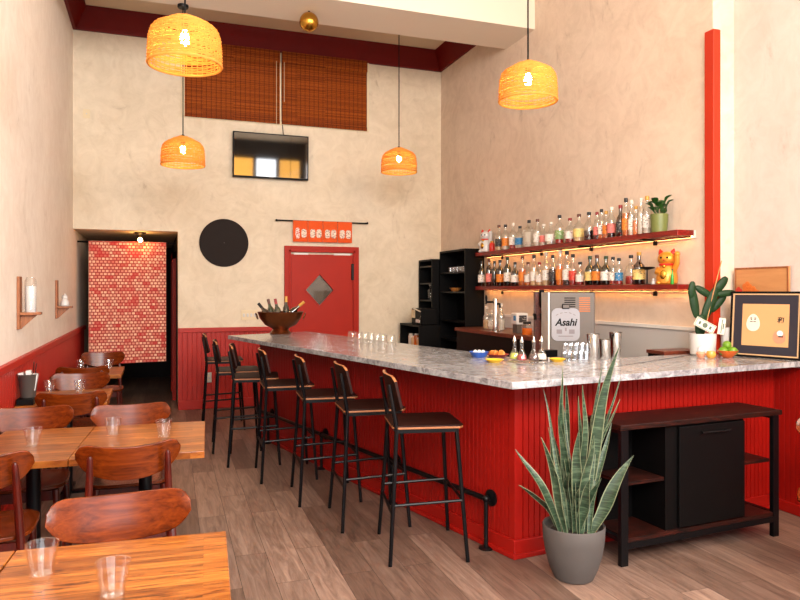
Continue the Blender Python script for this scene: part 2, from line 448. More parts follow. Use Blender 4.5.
# passage behind the back wall
sbox('ceiling_passage', XL, .5, YB+.15, 13.2, 2.32, 2.42, m=M['ceiling'])
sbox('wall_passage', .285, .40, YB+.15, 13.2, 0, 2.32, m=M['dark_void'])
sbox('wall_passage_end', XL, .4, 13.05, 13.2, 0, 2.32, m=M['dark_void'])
dj = MB().box(.235, .284, 10.2, 10.3, 0, 2.1).box(.235, .284, 11.1, 11.2, 0, 2.1).box(.235, .284, 10.2, 11.2, 2.0, 2.1)
struct(dj.build('door_2', M['red_door'], smooth=0))

# ------------------------------------------------------------------ back wall: door, banner, blinds, television, disc, plates
d1 = bpy.data.objects.new('door_1', None); COL.objects.link(d1); d1.location = (2.19, YB, 0); struct(d1)
fr = MB()
for x0, x1, z0, z1 in ((-.526, -.44, 0, 2.165), (.44, .526, 0, 2.165), (-.44, .44, 2.08, 2.165)): fr.box(x0, x1, -.05, -.001, z0, z1)
fr.box(-.47, -.44, -.062, -.05, 0, 2.11).box(.44, .47, -.062, -.05, 0, 2.11).box(-.47, .47, -.062, -.05, 2.08, 2.11)
fr.build('door_frame', M['red_door'], d1, bevel=.005, smooth=0)
lf = MB()   # leaf with a diamond opening
dz, dw, dh_ = 1.56, .195, .215
out = [(-.435, .01), (.435, .01), (.435, 2.05), (-.435, 2.05)]
dia = [(-.04, dz-dh_), (-.04+dw, dz), (-.04, dz+dh_), (-.04-dw, dz)]
def wallpoly(mb, polys, y0, y1):
    for P in polys:
        mb.prism([(p[0], p[1]) for p in P], y0, y1, Matrix(((1, 0, 0, 0), (0, 0, 1, 0), (0, 1, 0, 0), (0, 0, 0, 1))))
    return mb
xm = -.04
wallpoly(lf, [[(-.435, .01), (xm, .01), dia[0], dia[3], (-.435, dz)], [(xm, .01), (.435, .01), (.435, dz), dia[1], dia[0]],
              [(.435, dz), (.435, 2.05), (xm, 2.05), dia[2], dia[1]], [(xm, 2.05), (-.435, 2.05), (-.435, dz), dia[3], dia[2]]], -.045, -.01)
lf.build('door_leaf', M['red_door'], d1, smooth=0)
k = .035
tr = MB()
for a in range(4):
    p, q = Vector(dia[a]+(0,)), Vector(dia[(a+1) % 4]+(0,))
    c = Vector((xm, dz, 0))
    po, qo = c+(p-c)*1.14, c+(q-c)*1.14
    wallpoly(tr, [[p.xy, q.xy, qo.xy, po.xy]], -.055, -.045)
tr.build('pane_trim', M['red_door'], d1, smooth=0)
wallpoly(MB(), [dia], -.026, -.020).build('pane', M['pane'], d1, smooth=0)
wallpoly(MB(), [dia], -.012, -.008).build('view_through_pane', plain('kitchen_dim', srgb(120, 92, 62), .5, var=.85, scale=7), d1, smooth=0)
MB().box(.41, .445, -.075, -.05, 1.70, 1.93).build('hinge', M['black_metal'], d1, bevel=.004)
MB().box(-.40, -.2, -.052, -.044, 2.045, 2.07).box(.16, .40, -.052, -.044, 2.045, 2.07).build('weather_strip', M['white_paint'], d1, smooth=0)

nb = thing('noren_banner', 'orange-red four-flap banner hanging on a black rod above the red door', 'banner', (2.193, YB-.05, 2.507))
MB().tube([(-.64, 0, 0), (.645, 0, -.004)], .010, 8).ball((-.64, 0, 0), .016).ball((.645, 0, 0), .016).build('rod', M['black_metal'], nb)
for x in (-.62, .62):
    MB().box(x-.008, x+.008, 0, .049, -.008, .008).build('rod_bracket', M['black_metal'], nb)
mban = plain('orange_cloth', srgb(226, 84, 14), .8, var=.10, scale=8)
mwh = printed('white_print', srgb(236, 214, 196), srgb(120, 76, 66), 46, .54)
mwh2 = printed('pink_print', srgb(238, 216, 204), srgb(196, 60, 60), 40, .50)
fw = .838/4
for i in range(4):
    x0 = -.419 + i*fw
    def fn(u, v, x0=x0, i=i):
        x = x0 + .003 + u*(fw-.006)
        z = .004 - v*.29
        return (x, -.012 + .006*math.sin(u*PI*2+i)*v, z), (0, 1, 0)
    f = MB().slab(fn, 8, 6, .003).build('flap', mban, nb)
    for j in range(2):
        cx = x0 + fw*(.30 + .42*j); hh = .12 if i+j else .15
        pts = []
        for a in range(10):
            an = 2*PI*a/10
            pts.append((cx + (.038 if i+j else .030)*math.copysign(abs(math.cos(an))**.6, math.cos(an)), -.17 + hh/2*math.copysign(abs(math.sin(an))**.6, math.sin(an))))
        g = MB(); wallpoly(g, [pts], -.024, -.020)
        g.build('printed_figure', mwh if i+j else mwh2, f, smooth=0)

win = MB()
for x0, x1, z0, z1 in ((-1.27, -1.22, -.5, .49), (1.22, 1.27, -.5, .49), (-1.22, 1.22, -.5, -.46), (-1.22, 1.22, .45, .49), (-.02, .02, -.46, .45)): win.box(x0, x1, -.03, -.001, z0, z1)
w1 = struct(win.build('window_1', M['cream'], loc=(1.60, YB, 4.31), smooth=0))
MB().box(-1.22, 1.22, -.012, -.006, -.46, .45).build('window_pane', M['pane'], w1, smooth=0)
for i, (x0, x1, lab) in enumerate([(.365, 1.60, 'bamboo roman blind nearer the wall corner, with small glints of daylight in its weave'), (1.625, 2.835, 'bamboo roman blind beside the far right wall, evenly dark brown')]):
    bl = thing('bamboo_blind', lab, 'blind', ((x0+x1)/2, YB-.036, 3.815), group='bamboo blinds over the high window')
    w = (x1-x0)/2
    def fn(u, v, w=w): return (-w+u*2*w, .0015*math.sin(v*40), .02+v*.96), (0, 1, 0)
    MB().slab(fn, 2, 40, .006).build('slat_panel', M['blind'], bl)
    MB().box(-w, w, -.03, -.012, .83, .985).build('valance', M['blind'], bl, smooth=0)
    MB().box(-w, w, -.016, .01, 0, .05).build('bottom_rail', M['blind'], bl, smooth=0, bevel=.004)
    MB().tube([(w-.05 if i == 0 else -w+.03, -.03, .84), (w-.05 if i == 0 else -w+.03, -.03, -.06 if i == 0 else .3)], .003, 6).build('pull_cord', M['cream'], bl)
tv = thing('wall_television', 'flat black television mounted high on the back wall under the blinds', 'television', (1.476, YB, 3.06))
tilt = Matrix.Translation((0, -.05, 0)) @ Matrix.Rotation(R(2.2), 4, 'X')
MB().box(-.506, .506, -.045, 0, 0, .60, tilt).build('casing', M['black'], tv, bevel=.006)
tscr = NT('screen_glass')
MB().box(-.490, .490, -.047, -.044, .022, .584, tilt).build('screen', tscr.done(tscr.pbsdf(srgb(3, 3, 4), .04, **{'Specular IOR Level': .6})), tv, smooth=0)
MB().box(-.12, .12, -.05, -.001, .18, .42).build('wall_mount', M['black_metal'], tv)
MB().box(-.03, .03, -.049, -.044, .006, .015, tilt).build('maker_plate', M['steel'], tv, smooth=0)
tag(MB().tube([(1.64, YB-.012, 3.82), (1.65, YB-.012, 3.7), (1.67, YB-.012, 3.6)], .006, 6).build('television_cable', M['black']), 'thin dark cable dropping from the blind to the television', 'cable')
ds = thing('wall_disc', 'large round charcoal disc on the back wall beside the passage', 'wall disc', (.866, YB, 2.185))
RX = Matrix.Rotation(PI/2, 4, 'X')
MB().lathe([(.310, .001), (.317, .006), (.317, .022), (.310, .028)], 64, M=RX).build('disc', plain('charcoal_disc', srgb(38, 30, 27), .7, var=.2, **{'Specular IOR Level': .15}), ds, smooth=30)
MB().lathe([(.006, .028), (.004, .032)], 12, M=RX).build('center_pin', M['steel'], ds)
sw = thing('light_switch_plate', 'cream four-gang light switch plate above the chair rail behind the copper bowl', 'light switch', (1.20, YB, 1.155))
MB().box(-.112, .112, -.008, -.001, 0, .135).build('plate', M['cream'], sw, bevel=.004)
for i in range(4): MB().box(-.088+i*.048, -.060+i*.048, -.016, -.008, .045, .09).build('toggle', M['white'], sw, bevel=.003)
ou = thing('wall_outlet', 'small white power outlet low on the red beadboard behind the stools', 'outlet', (.665, YB-.016, .345))
MB().box(-.04, .04, -.008, -.001, 0, .13).build('plate', M['white'], ou, bevel=.004)
for z in (.035, .085): MB().lathe([(.014, .008), (.013, .011)], 14, M=Matrix.Translation((0, 0, z)) @ RX).build('socket', M['cream'], ou)
th = thing('thermostat_plate', 'small blank cream plate high on the back wall near the corner', 'wall plate', (-.80, YB, 3.70))
MB().box(-.04, .04, -.006, -.001, 0, .11).build('plate', M['cream'], th, bevel=.003)
MB().lathe([(.009, .006), (.008, .009)], 12, M=Matrix.Translation((0, 0, .055)) @ RX).build('button', M['white'], th)

# noren curtain across the passage
cr = thing('noren_curtain', 'long red and cream patterned curtain hanging across the dark passage', 'curtain', (-.335, 9.78, 2.19))
MB().tube([(-.61, 0, 0), (.60, 0, 0)], .012, 8).build('rod', M['black_metal'], cr)
def fn(u, v):
    x = -.475 + u*.955
    z = .012 - v*1.62 + .02*u*v
    return (x, -.016 - .010*math.sin(u*PI*5)*(.3+.7*v), z), (0, 1, 0)
MB().slab(fn, 60, 20, .003).build('cloth', M['noren'], cr)
cl = thing('ceiling_lamp', 'small dark flush lamp on the passage ceiling above the curtain', 'lamp', (-.18, 9.66, 2.32))
MB().lathe([(.07, 0), (.075, -.012), (.05, -.03), (.045, -.03)], 20).build('base', M['black_metal'], cl)
MB().lathe([(.008, -.03), (.008, -.07)], 8).build('stem', M['brass'], cl)
MB().ball((0, 0, -.10), .03).build('bulb', emit('passage_bulb', (1, .50, .14, 1), 110), cl)

# ------------------------------------------------------------------ bar
C0 = Vector((1.757, 3.17)); U = Vector((-.2325, .9726)); V = Vector((.9726, .2325)); W = Vector((.9944, .1055))
far = C0 + U*4.41; far2 = Vector((1.68, 7.90))
inner = Vector((2.505, 4.0))
top = [C0, Vector((XD, C0.y+(XD-C0.x)*.12)), Vector((XD, 4.05)), Vector((3.95, 4.05)), Vector((3.95, 4.16)), Vector((XR-.013, 4.16)), inner, far2, far]
ct = tag(MB().prism([(p.x, p.y) for p in top], ZT-.037, ZT).build('bar_countertop', M['marble'], smooth=0, bevel=.012), 'grey veined marble worktop of the L-shaped bar', 'countertop')
sv = (inner-C0).normalized(); sn = Vector((-sv.y, sv.x))*.0012
q = [C0+sv*.015+sn, C0+sv*.015-sn, inner-sv*.02-sn, inner-sv*.02+sn]
MB().prism([(p.x, p.y) for p in q], ZT-.002, ZT+.0004).build('mitre_seam', plain('grey_grout', srgb(96, 88, 84), .8), ct, smooth=0)
B0 = Vector((1.978, 3.535)); UB = Vector((-.2335, .9724)); WB = Vector((.9964, .0848))
NB = Vector((-UB.y, UB.x)); NF = Vector((WB.y, -WB.x))       # outward: stool side, front side
Lb = 3.95; Lf = (XD-.016-B0.x)/WB.x
bE = B0 + UB*Lb; fE = B0 + WB*Lf
bar = thing('bar_cabinetry', 'red beadboard body of the L-shaped bar below the marble', 'bar', (0, 0, 0))
body = [B0+UB*.02+WB*.02, fE+Vector((0, .02)), fE+Vector((0, .45)), B0+WB*.75+UB*.45, bE+Vector((.5, .115)), bE]
ins = lambda p: (p.x, p.y)
corner_in = B0 - NB*.017 - NF*.017
body = [corner_in, fE-NF*.017, fE-NF*.30, B0 - NB*.5 - NF*.30, bE - NB*.5, bE-NB*.017]
MB().prism([ins(p) for p in body], .0, ZT-.038).build('carcass', M['red'], bar, smooth=0)
beadboard(MB(), B0-NB*.016+UB*.02, bE-NB*.016, .02, ZT-.038, NB, .040).build('stool_side_panel', M['red'], bar, smooth=0)
beadboard(MB(), B0-NF*.016+WB*.02, fE-NF*.016, .02, ZT-.038, NF, .040).build('front_panel', M['red'], bar, smooth=0)
cp = [B0+UB*.05+NB*.004, B0+NB*.004+NF*.004, B0+WB*.05+NF*.004, B0+WB*.05-NF*.02, B0-NB*.02-NF*.02, B0+UB*.05-NB*.02]
MB().prism([ins(p) for p in cp], .0, ZT-.038).build('corner_board', M['red'], bar, smooth=0, bevel=.002)
for nm, zt, tk in (('baseboard', .105, .018), ('shoe_moulding', .028, .032)):
    bb = [bE+NB*tk, B0+NB*tk+NF*tk, fE+NF*tk, fE, B0, bE]
    MB().prism([ins(p) for p in bb], 0, zt).build(nm, M['red'], bar, smooth=0, bevel=.005)

# foot rail along the stool side
fr_ = thing('foot_rail', 'black pipe foot rail on floor posts along the stool side of the bar', 'foot rail', (0, 0, 0))
off = .050; zr = .30
p0 = B0 + UB*.20 + NB*off; p1 = B0 + UB*3.8 + NB*off
MB().tube([(p0.x, p0.y, zr), (p1.x, p1.y, zr)], .017, 12).build('pipe', M['black_metal'], fr_)
for s in (.20, 1.25, 2.4, 3.6):
    a = B0 + UB*s + NB*off; b = B0 + UB*s + NB*.005
    MB().tube([(a.x, a.y, .0), (a.x, a.y, zr)], .013, 10).lathe([(.045, 0), (.045, .008), (.02, .014)], 18, (a.x, a.y, 0)).ball((a.x, a.y, zr), .022).build('post', M['black_metal'], fr_)
    dv = Vector((-NB.x, -NB.y, 0))
    T = Matrix.Translation((b.x, b.y, zr)) @ Vector((0, 0, 1)).rotation_difference(-dv).to_matrix().to_4x4()
    MB().tube([(a.x, a.y, zr), (b.x, b.y, zr)], .013, 10).lathe([(.05, .0), (.05, .010), (.02, .018)], 20, M=T).build('wall_flange', M['black_metal'], fr_)

# ------------------------------------------------------------------ bar stools (local: +x towards the bar)
def make_stool():
    t = thing('bar_stool', '', 'bar stool', group='black metal bar stools along the bar')
    n, sw = 12, .205
    for s in (-1, 1):
        MB().tube([(-.225, s*.262, 0), (-.195, s*.215, .45), (-.178, s*.192, .755), (-.184, s*.190, .80), (-.222, s*.184, 1.015)], [.0115, .0125, .013, .013, .011], 10).build('leg', M['black_metal'], t)
        MB().tube([(.225, s*.262, 0), (.175, s*.188, .757)], [.0115, .013], 10).build('leg', M['black_metal'], t)
        MB().tube([(-.203, s*.228, .33), (.203, s*.230, .345)], .009, 8).build('stretcher', M['black_metal'], t)
    MB().tube([(.204, -.228, .345), (.204, .228, .345)], .009, 8).build('stretcher', M['black_metal'], t)
    MB().tube([(-.2065, -.232, .28), (-.2065, .232, .28)], .009, 8).build('stretcher', M['black_metal'], t)
    fm = MB().box(-.185, .185, -.20, -.18, .735, .757).box(-.185, .185, .18, .20, .735, .757).box(.165, .185, -.18, .18, .735, .757).box(-.185, -.165, -.18, .18, .735, .757)
    fm.build('seat_frame', M['black_metal'], t, smooth=0)
    seat = [(-.20, -.175), (-.17, -.205), (.19, -.215), (.215, -.19), (.215, .19), (.19, .215), (-.17, .205), (-.20, .175)]
    MB().prism(seat, .770, .779).mat(1).prism(seat, .758, .770).build('seat', [M['stool_wood'], M['stool_edge']], t, smooth=0, bevel=.002)
    def fb(u, v):
        y = -.215 + .43*u; q = (2*u-1)
        x = -.186 - .036*v - .035*(1-q*q) + .035
        ro = .028*max(0, abs(q)-.8)/.2
        z = .855+ro + (.208-2*ro)*v
        return (x, y, z), (1, 0, .17)
    o = MB().slab(fb, 14, 6, .015)
    for i, f in enumerate(o.f):
        if i >= 14*6*2 and min(o.v[k][2] for k in f) > 1.025: o.m[i] = 1
    o.build('backrest', [M['stool_wood'], M['stool_edge']], t)
    return t
stool = make_stool()
stools = [((1.531, 3.87), -11, 'nearest bar stool, beside the end post of the foot rail'),
          ((1.390, 4.506), -4.8, 'second bar stool counting from the snake plant'),
          ((1.235, 5.12), -4.5, 'third bar stool counting from the snake plant'),
          ((1.056, 5.81), -3, 'fourth bar stool counting from the snake plant, middle of the row'),
          ((.875, 6.40), -8, 'fifth bar stool counting from the snake plant'),
          ((.775, 6.98), -4, 'sixth bar stool, standing under the far tip of the marble counter'),
          ((.745, 8.07), -3, 'farthest bar stool, alone beyond the counter end by the red beadboard')]
for i, ((x, y), a, lab) in enumerate(stools):
    x -= .010
    if i == 0:
        stool.location = (x, y, 0); stool.rotation_euler = (0, 0, R(a)); stool['label'] = lab
    else: dup(stool, (x, y, 0), R(a), lab)

# ------------------------------------------------------------------ dining chairs (local: sitter looks along +y)
def make_chair():
    t = thing('dining_chair', '', 'chair', group='curved-back wooden dining chairs')
    def fb(u, v):
        s = 2*u-1; a = abs(s)
        zt = .832 + .024*a**2 - .050*a**12
        zb = .672 + .060*a**2.2 + .050*a**10
        if a > .97: zb = min(zb, zt-.03)
        x = .233*s
        y = -.255 + .075*s*s - .03*v
        return (x, y, zb + (zt-zb)*v), (-.55*s*.3, 1, .15)
    MB().slab(fb, 28, 6, .015).build('backrest', M['chair'], t, bevel=.003)
    for s in (-1, 1):
        MB().tube([(s*.20, -.285, 0), (s*.182, -.225, .43), (s*.172, -.255, .66), (s*.168, -.288, .79), (s*.168, -.291, .803)], [.012, .019, .017, .013, .006], 10).build('leg', M['chair_frame'], t)
        MB().tube([(s*.20, .205, 0), (s*.178, .18, .435)], [.011, .019], 10).build('leg', M['chair_frame'], t)
        MB().box(s*.178-.010, s*.178+.010, -.20, .17, .375, .43).build('side_rail', M['chair_frame'], t, smooth=0)
    MB().box(-.17, .17, .165, .185, .375, .43).build('apron', M['chair_frame'], t, smooth=0); MB().box(-.17, .17, -.225, -.205, .375, .43).build('apron', M['chair_frame'], t, smooth=0)
    def fs(u, v):
        s = 2*u-1; q = 2*v-1
        r = (abs(s)**3.5 + abs(q)**3.5)**(1/3.5)
        m = max(abs(s), abs(q), 1e-6); k = m/max(r, 1e-6)
        x = s*k*(.225 if q < 0 else .225+.01*q); y = -.01 + q*k*.222
        return (x, y, .448 - .012*(1-min(1, (s*s+q*q)))), (0, 0, 1)
    MB().slab(fs, 12, 12, .018).build('seat', M['chair'], t, bevel=.003)
    return t
chair = make_chair()
cgroup = None
chairs = [((-.10, 2.36), 183, 'wooden chair tucked behind the nearest table, the back closest to the camera'),
          ((-.125, 3.70), 3, 'dark wooden chair seen from behind, at the seam of the second table row'),
          ((-.755, 3.68), 2, 'dark wooden chair from behind, cut by the picture edge, at the second table row'),
          ((-.135, 4.40), 181, 'glossy wooden chair facing the camera across the second table row, aisle side'),
          ((-.705, 4.48), 180, 'wooden chair facing the camera across the second table row, wall side'),
          ((-.56, 5.575), 1, 'wooden chair seen from behind, at the third table beside the steel bucket'),
          ((-.60, 6.28), 180, 'wooden chair facing the camera on the far side of the third table'),
          ((-.64, 7.31), 0, 'wooden chair seen from behind, at the fourth table near the curtain'),
          ((-.56, 8.38), 180, 'farthest wooden chair, between the fourth table and the patterned curtain'),
          ((3.435, 2.606), 130, 'wooden chair barely in view by the red wainscot past the sideboard')]
for i, ((x, y), a, lab) in enumerate(chairs):
    if i == 0:
        chair.location = (x, y, 0); chair.rotation_euler = (0, 0, R(a)); chair['label'] = lab
    else: dup(chair, (x, y, 0), R(a), lab)

# ------------------------------------------------------------------ tables
tabs = [(-.117, 2.048, .320, .370, -4, 'nearest butcher-block table with two empty tumblers'),
        (-.660, 2.086, .220, .370, -4, 'nearest wall-side butcher-block table, only its corner in view'),
        (-.049, 4.056, .317, .415, -4, 'second-row butcher-block table by the aisle, with two tumblers'),
        (-.608, 4.095, .240, .415, -4, 'second-row butcher-block table against the left wall, with one tumbler'),
        (-.629, 5.820, .300, .380, 0, 'third wooden table down the left wall, carrying the steel bucket'),
        (-.615, 7.550, .310, .370, 0, 'fourth wooden table, farthest along the left wall near the curtain')]
for cx, cy, w, d, rz, lab in tabs:
    t = thing('dining_table', lab, 'table', (cx, cy, 0), R(rz), 'butcher-block dining tables')
    MB().box(-w, w, -d, d, ZTAB-.036, ZTAB).build('tabletop', M['butcher'], t, smooth=0, bevel=.003)
    MB().tube([(0, 0, .02), (0, 0, ZTAB-.05)], .035, 14).build('pedestal', M['black_metal'], t)
    MB().box(-w*.75, w*.75, -.03, .03, 0, .02).box(-.03, .03, -d*.7, -.03, 0, .02).box(-.03, .03, .03, d*.7, 0, .02).build('base', M['black_metal'], t, smooth=0)
    MB().box(-w*.7, w*.7, -.025, .025, ZTAB-.050, ZTAB-.036).build('top_bracket', M['black_metal'], t, smooth=0)

# tumblers: thick faceted glass
def make_tumbler():
    o = MB().lathe([(.030, 0), (.0325, .004), (.034, .03), (.0365, .045), (.046, .098), (.0455, .100), (.0435, .098), (.034, .046), (.031, .03), (.028, .014), (.001, .012)], 18, caps=False)
    o.add([(.0, 0, 0)], [])
    me = o.build('tumbler', M['glass'], smooth=25)
    return tag(me, '', 'glass', 'clear tumblers on the tables')
tum = make_tumbler()
tums = [((42, 578), 'empty clear tumbler on the nearest table, at its wall-side edge'),
        ((113, 599), 'empty clear tumbler on the nearest table, at the picture bottom'),
        ((113, 436), 'clear tumbler on the second-row aisle table, nearer the wall'),
        ((164, 438), 'clear tumbler on the second-row aisle table, nearer the stools'),
        ((33, 447), 'clear tumbler on the second-row wall-side table'),
        ((50, 393), 'clear tumbler on the third table beside the steel bucket'),
        ((80, 393), 'clear tumbler on the third table behind the chair back'),
        ((81, 369.5), 'clear tumbler on the fourth table, wall side'),
        ((109, 369.5), 'clear tumbler on the fourth table, aisle side')]
for i, (p, lab) in enumerate(tums):
    o = tum if i == 0 else tum.copy()
    if i: COL.objects.link(o)
    o.location = on_level(p[0], p[1], ZTAB); o['label'] = lab
# caddy and bucket on the third table
tag(MB().box(-.055, .055, -.09, .09, 0, .045).build('condiment_box', M['black'], loc=(-.868, 5.56, ZTAB), bevel=.004), 'low black box under the steel bucket on the third table', 'box')
bk = thing('napkin_bucket', 'small steel bucket of napkins against the left wall', 'bucket', (-.862, 5.57, ZTAB+.045))
MB().lathe([(.048, 0), (.05, .004), (.066, .16), (.070, .165), (.066, .168), (.062, .16), (.046, .01), (.001, .008)], 22, caps=False).build('pail', M['steel'], bk)
for i, (a, b, h) in enumerate([(-.02, -.01, .07), (.015, .02, .085), (.0, -.03, .06), (.03, -.01, .05)]):
    MB().cbox((a*.8, b*.6, .115), (.034, .05, .07+h), Matrix.Rotation(R(6*(i-1.5)), 4, 'Y')).build('napkin', M['white'], bk, smooth=0)
MB().tube([(.03, .02, .05), (.05, .03, .24)], .005, 6).tube([(.02, .035, .05), (.03, .05, .25)], .005, 6).build('chopstick', M['chair_frame'], bk)

# ------------------------------------------------------------------ left wall shelves with candle and figurine
for i, (y, lab) in enumerate([(5.72, 'small oak wall shelf holding a tall white candle'), (7.78, 'small oak wall shelf holding a white figurine, nearer the curtain')]):
    t = thing('wall_shelf', lab, 'shelf', (XL, y, 1.27), group='oak shelves on the left wall')
    MB().box(.001, .02, -.055, .055, 0, .39).build('back_board', M['oak'], t, smooth=0, bevel=.003)
    MB().box(.02, .155, -.055, .055, .105, .125).build('shelf_board', M['oak'], t, smooth=0, bevel=.002)
    MB().prism([(.02, .0), (.02, .105), (.13, .105)], -.008, .008, Matrix(((1, 0, 0, 0), (0, 0, 1, 0), (0, 1, 0, 0), (0, 0, 0, 1)))).build('bracket', M['oak'], t, smooth=0)
cd = thing('candle_jar', 'tall white candle in a glass jar on the nearer oak wall shelf', 'candle', (XL+.085, 5.72, 1.395))
MB().lathe([(.036, 0), (.038, .004), (.038, .19), (.036, .195)], 20).build('wax', M['white'], cd)
MB().lathe([(.040, 0), (.041, .01), (.041, .23), (.030, .25), (.030, .26)], 20, caps=False).build('jar', M['glass'], cd)
fg = thing('white_figurine', 'little white seated figurine on the farther oak wall shelf', 'figurine', (XL+.085, 7.78, 1.395))
MB().lathe([(.035, 0), (.042, .01), (.04, .04), (.026, .07), (.02, .08)], 16).build('body', M['white'], fg)
MB().ball((0, 0, .09), .028).build('head', M['white'], fg)
for s in (-1, 1): MB().lathe([(.010, 0), (.001, .022)], 8, (0, s*.016, .108)).build('ear', M['white'], fg)

# ------------------------------------------------------------------ pendants
bulb_m = emit('bulb_glow', (1, .70, .34, 1), 170)
def make_pendant():
    t = thing('pendant_lamp', '', 'pendant lamp', group='woven rattan pendant lamps')
    pf = [(.213, 0), (.215, .02), (.213, .09), (.207, .16), (.196, .198), (.170, .225), (.125, .250), (.080, .272), (.042, .288)]
    def rad(z):
        for (r0, z0), (r1, z1) in zip(pf, pf[1:]):
            if z <= z1: return r0 + (r1-r0)*(z-z0)/(z1-z0)
        return pf[-1][0]
    L = [0]
    for (r0, z0), (r1, z1) in zip(pf, pf[1:]): L.append(L[-1]+math.hypot(r1-r0, z1-z0))
    def at(s):
        s *= L[-1]
        for i in range(len(L)-1):
            if s <= L[i+1]+1e-9:
                q = (s-L[i])/(L[i+1]-L[i]); return (pf[i][0]+(pf[i+1][0]-pf[i][0])*q, pf[i][1]+(pf[i+1][1]-pf[i][1])*q)
        return pf[-1]
    mb = MB(); rg = random.Random(3)
    N = 40; nr = 46
    for i in range(nr):
        if i % 9 == 7: continue
        r, z = at(i/(nr-1)); sg = 1 if i % 2 else -1
        ph = rg.random()*6
        pts = []
        for j in range(N):
            an = 2*PI*j/N
            rr = r + .003*sg*math.cos(j*PI)
            pts.append((rr*math.cos(an), rr*math.sin(an), z + .003*math.sin(an*3+ph)))
        mb.tube(pts, .0031 + rg.random()*.0012, 4, closed=True)
    for j in range(N):
        an = 2*PI*(j+.5)/N
        mb.tube([(at(s/10)[0]*math.cos(an), at(s/10)[0]*math.sin(an), at(s/10)[1]) for s in range(11)], .0028, 4)
    mb.build('shade', M['rattan'], t, smooth=60)
    MB().tube([(.214*math.cos(2*PI*j/48), .214*math.sin(2*PI*j/48), 0) for j in range(48)], .008, 6, closed=True).build('rim', M['rattan'], t)
    MB().lathe([(.006, .115), (.022, .125), (.030, .15), (.027, .175), (.014, .205)], 16).build('bulb', bulb_m, t)
    MB().lathe([(.018, .205), (.020, .21), (.020, .275), (.030, .284), (.022, .292), (.010, .31)], 16).build('socket', M['black_metal'], t)
    return t
pend = make_pendant()
def ray_pt(px, d):
    a = (px-400)/685
    return ((math.sin(YAW)+a*math.cos(YAW))*d, (math.cos(YAW)-a*math.sin(YAW))*d)
pens = [(185, 4.12, 65, 'nearest and largest-looking woven rattan pendant lamp, upper left above the tables'),
        (183, 7.0, 165, 'woven rattan pendant lamp hanging directly below the largest one, over the far tables'),
        (399, 8.3, 172, 'smallest-looking woven rattan pendant lamp, hanging behind the beam near the far corner'),
        (528, 5.1, 101, 'woven rattan pendant lamp hanging over the bar in front of the right wall')]
for i, (px, d, pyb, lab) in enumerate(pens):
    x, y = ray_pt(px, d); z = EYE + (290-pyb)/685*d
    if i == 0:
        o = pend; o.location = (x, y, z); o['label'] = lab
    else: o = dup(pend, (x, y, z), i*1.1, lab)
    ztop = ZC - z
    if 6.69 < y < 7.36: ztop = 4.47 - z
    MB().tube([(0, 0, .30), (0, 0, ztop-.02)], .006, 6).build('cord', M['black'], o)
    MB().lathe([(.05, -.03), (.055, -.02), (.055, -.0005)], 20, (0, 0, ztop)).build('ceiling_cap', M['black_metal'], o)
gb = thing('gold_ball', 'mirrored gold ball hanging under the ceiling beam', 'ornament ball', ray_pt(309, 7.15)+(EYE+268*7.15/685,))
MB().ball((0, 0, 0), .10, 24, 14).build('ball', M['brass'], gb)
MB().tube([(0, 0, .098), (0, 0, 4.47-gb.location.z-.0005)], .006, 6).lathe([(.015, .095), (.012, .115)], 10).build('hook', M['black_metal'], gb)

# ------------------------------------------------------------------ wall shelves with bottles
SX0 = 3.82
shelfinfo = []
for i, (z, lab) in enumerate([(1.985, 'upper cherry-red wall shelf lined with liquor bottles'), (1.56, 'lower cherry-red wall shelf lined with liquor bottles')]):
    t = thing('bottle_shelf', lab, 'shelf', (XR, 6.06, z), group='cherry bottle shelves on the right wall')
    MB().box(SX0-XR, -.001, -1.78, 1.78, 0, .045).build('shelf_board', M['dark_red_shelf'], t, smooth=0, bevel=.003)
    MB().box(-.026, -.015, -1.77, 1.77, -.006, -.001).build('led_strip', emit('led_warm', (1, .45, .12, 1), 42), t, smooth=0)
    MB().box(-.036, -.030, -1.77, 1.77, -.013, -.0005).build('led_lip', M['mahogany'], t, smooth=0)
    MB().box(-.014, -.003, -1.79, 1.78, -.016, .045).build('led_channel', M['white_paint'], t, smooth=0)
    for k in range(4):
        y = -1.35 + k*.9
        MB().box(SX0-XR+.01, -.037, y-.018, y+.018, -.012, -.0005).box(-.0295, -.0155, y-.018, y+.018, -.05, -.0135).build('bracket', M['black_metal'], t, smooth=0)
GL = {}
for nm, c in dict(clear=(.93, .95, .94, 1), green=(.10, .22, .08, 1), brown=(.22, .08, .02, 1), black=(.03, .03, .03, 1), blue=(.05, .10, .3, 1)).items(): GL[nm] = glassy('bottle_'+nm, c, .10, .06)
LQ = {}
for nm, c in dict(red=srgb(150, 20, 14), amber=srgb(190, 92, 24), pale=srgb(216, 176, 130), orange=srgb(222, 110, 24), dark=srgb(50, 14, 10), clear=srgb(214, 200, 184)).items():
    LQ[nm] = plain('liquor_'+nm, c, .2, var=.1)
LB = {}
for nm, c, ink in (('white', srgb(228, 220, 210), srgb(90, 70, 62)), ('orange', srgb(222, 128, 40), srgb(120, 50, 20)), ('blue', srgb(40, 120, 170), srgb(220, 220, 220)),
                   ('black', srgb(34, 32, 36), srgb(170, 160, 150)), ('red', srgb(196, 44, 30), srgb(240, 190, 150)), ('yellow', srgb(226, 196, 120), srgb(90, 60, 30)), ('green', srgb(120, 150, 90), srgb(240, 235, 220)), ('pink', srgb(222, 120, 110), srgb(110, 30, 30))):
    LB[nm] = printed('label_'+nm, c, ink, 55, .60)
CP = {}
for nm, c in dict(black=srgb(22, 20, 22), red=srgb(140, 24, 20), white=srgb(222, 210, 196), brown=srgb(96, 52, 34), gold=srgb(190, 140, 50), green=srgb(24, 60, 30)).items(): CP[nm] = plain('cap_'+nm, c, .4, var=.1)
